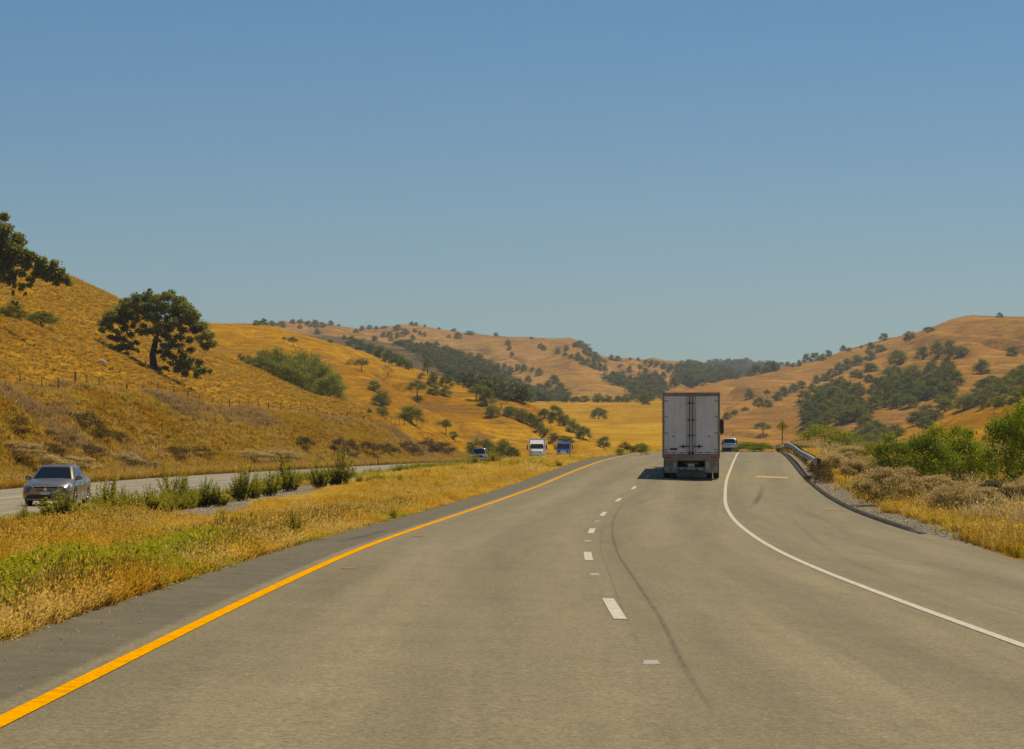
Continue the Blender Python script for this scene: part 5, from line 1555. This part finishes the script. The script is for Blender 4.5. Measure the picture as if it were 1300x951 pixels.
# the slope above the fence and the right hand roadside
def drop_arr(x, y): return np.array([drop(a, b) for a, b in zip(x, y)])
x, y = side_pts(lambda y: OL(y)-15.5, lambda y: OL(y)-95, 190, 425, 30000)
u = R.uniform(0, 1, len(x)) < .6
up_dry = mk(x[u], y[u], .2, .45, 2.4, gh=drop_arr); up_red = mk(x[~u], y[~u], .2, .5, 2.4, gh=drop_arr)
L1, L2, L3 = [], [], []
for (y0, y1, n, hs, wd) in [(14, 34, 9000, (.15,.42), 1.3), (34, 60, 20000, (.15,.42), 1.3), (60, 100, 20000, (.15,.42), 2.0), (100, 240, 14000, (.2,.5), 2.8)]:
    x, y = side_pts(lambda y: PR(y)+.02, lambda y: PR(y)+26, y0, y1, n)
    dr_ = x-PR(y); nz = fbm(x*.6, y*.3, 77, 3)
    keep = (dr_ > np.where(y > 112, .75, 1)*np.where(y > 58, 1.15+.5*nz, .08+.3*sstep(45, 58, y))) | (R.uniform(0, 1, len(x)) < .004)
    x = x[keep]; y = y[keep]; s_ = fbm(x*.4, y*.2, 15, 4) + (R.uniform(0, 1, len(x))-.5)*.6
    L1.append(mk(x[s_ > 0], y[s_ > 0], *hs, wd)); L2.append(mk(x[(s_ <= 0) & (s_ > -.42)], y[(s_ <= 0) & (s_ > -.42)], *hs, wd)); L3.append(mk(x[s_ <= -.42], y[s_ <= -.42], hs[0], hs[1]*.8, wd))
def go(name, label, L, src):
    p = cat_(L); scatter(name, label, p[0], p[1], p[2], src)
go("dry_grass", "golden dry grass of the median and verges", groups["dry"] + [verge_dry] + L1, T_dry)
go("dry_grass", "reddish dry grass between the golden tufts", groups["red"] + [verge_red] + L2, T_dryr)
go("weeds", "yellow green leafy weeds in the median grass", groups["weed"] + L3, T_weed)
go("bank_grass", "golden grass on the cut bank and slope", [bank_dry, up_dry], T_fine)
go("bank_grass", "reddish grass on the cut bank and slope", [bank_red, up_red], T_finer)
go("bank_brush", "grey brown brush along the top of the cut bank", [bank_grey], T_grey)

# tall weeds growing between the green bushes
SW = []
for cm, tm in UNIT["stems"] + UNIT["stems_y"]:
    o = bpy.data.objects.new("weed", cm); HID.objects.link(o); SW.append(o)
y = R.uniform(62, 240, 5200); x = OR(y) + R.uniform(-.1, 2.0, 5200)
k = (fbm(x*.3, y*.11, 33, 3) + R.uniform(-.35, .35, 5200) > .36) & ok_frustum(x, y)
go("tall_weeds", "tall green weeds along the edge of the far carriageway", [mk(x[k], y[k], .2, .6, .9, .2)], SW)
x, y = median_pts(16, 300, 1.2); k = (greenmask(x, y) + R.uniform(-.4, .4, len(x)) > .55) & (gravmask(x, y) < .3)
go("tall_weeds", "scattered taller weeds in the median grass", [mk(x[k], y[k], .2, .5, 1.1, .25)], SW[4:] + SW[:1])
T_tan = [tuft("t", 60, M_tan, R, .4, .7, .012, seedhead=True) for i in range(3)] + [leafy("w", M_olive, R, 110) for i in range(3)]
x, y = side_pts(lambda y: PR(y)+2.4, lambda y: PR(y)+16, 62, 230, 5200)
k = fbm(x*.3, y*.12, 53, 3) + R.uniform(-.3, .3, len(x)) > .08
go("roadside_brush", "tan and olive brush between the shrubs of the right roadside", [mk(x[k], y[k], .35, .85, 1.2, .25)], T_tan)
# gravel: loose stones along the strips and the paved edges
def stone(R):
    bm = bmesh.new(); bmesh.ops.create_icosphere(bm, subdivisions=1, radius=.5)
    for v in bm.verts: v.co = Vector((v.co.x*R.uniform(.7, 1.2), v.co.y*R.uniform(.7, 1.2), v.co.z*R.uniform(.5, .8)))
    me = bpy.data.meshes.new("stone"); bm.to_mesh(me); bm.free()
    at = me.attributes.new("tone", 'FLOAT', 'POINT'); at.data.foreach_set("value", np.full(len(me.vertices), R.uniform(0, 1)))
    me.materials.append(M_stone); o = bpy.data.objects.new("stone", me); HID.objects.link(o); return o
M_stone = leaf_mat("gravel_stones", (0.34,0.27,0.16), (0.62,0.51,0.33), 0.0, 0.9, 0.8)
T_stone = [stone(R) for i in range(5)]
L = []
x, y = side_pts(lambda y: PR(y)+.3, lambda y: PR(y)+1.9, 55, 125, 9000); L.append(mk(x, y, .015, .055, 1, 1.0, .005))
x, y = side_pts(lambda y: OR(y)+1.8, lambda y: OR(y)+4.0, 55, 160, 9000); L.append(mk(x, y, .015, .05, 1, 1.0, .005))
x, y = side_pts(lambda y: PL(y)-.35, lambda y: PL(y)+.05, 15, 60, 3500); L.append(mk(x, y, .008, .03, 1, 1.0, .012, gh=lambda a, b: np.maximum(ground_h(a, b), road_h(a, b)-.02)))
x, y = side_pts(lambda y: PL(y)+.02, lambda y: PL(y)+.95, 14, 60, 900); L.append(mk(x, y, .006, .02, 1, 1.0, .014, gh=road_h))
go("gravel", "loose gravel along the paved edges and strips", L, T_stone)

# scrub on the valley ridge and the farthest wooded ridge
def region(poly, n, s0, s1, seed):
    Rr_ = random.Random(seed); P = []; xs_ = [p[0] for p in poly]; ys_ = [p[1] for p in poly]
    while len(P) < n:
        x = Rr_.uniform(min(xs_), max(xs_)); y = Rr_.uniform(min(ys_), max(ys_))
        if inpoly(x, y, poly):
            h = hit(x, y)
            if h: P.append((h.x, h.y, h.z))
            else: n -= 1
    P = np.array(P); s = R.uniform(s0, s1, len(P))
    return [P, np.stack([np.zeros(len(P)), np.zeros(len(P)), R.uniform(0, 6.28, len(P))], 1), np.stack([s, s, s*R.uniform(.5, .8, len(P))], 1)]
SB = []
for i in range(5):
    Q = np.random.default_rng(300+i)
    me = clump_crown("scrub", dome_clumps(Q, 8, 0, 1, (.2, .3), .5, .2, .8), 420, .10, M_scrub, Q, .85)
    o = bpy.data.objects.new("scrub", me); HID.objects.link(o); SB.append(o)
go("hillside_scrub", "dark scrub covering the valley ridge", [
    region([(500,438),(545,442),(580,450),(602,453),(632,470),(665,492),(700,509),(640,509),(590,490),(560,470),(530,452)], 520, 3.5, 7.5, 1),
    region([(860,466),(885,463),(905,460),(948,459),(985,465),(985,472),(930,482),(890,490),(860,490)], 380, 6, 12, 2),
    region([(735,436),(745,442),(757,452),(770,462),(760,462),(742,450),(730,440)], 50, 4, 8, 5),
    region([(765,480),(790,478),(845,480),(845,505),(815,512),(800,500),(780,490)], 110, 5, 9, 3),
    region([(640,505),(720,498),(720,511),(650,511)], 50, 5, 8, 4)], SB)

# ------------------------------------------------------------------ the air between here and the far hills
hz = bpy.data.materials.new("haze_air"); hz.use_nodes = True
ht = hz.node_tree; ht.nodes.clear()
ho = ht.nodes.new('ShaderNodeOutputMaterial'); hv = ht.nodes.new('ShaderNodeVolumePrincipled')
hv.inputs['Color'].default_value = (0.80, 0.86, 0.92, 1); hv.inputs['Density'].default_value = HAZE = 0.00012
hv.inputs['Anisotropy'].default_value = 0.2
ht.links.new(hv.outputs[0], ho.inputs['Volume'])
m = MB(); m.box(-4200, 4200, -500, 6000, -60, 420)
o = m.build("haze", hz); o["kind"] = "stuff"
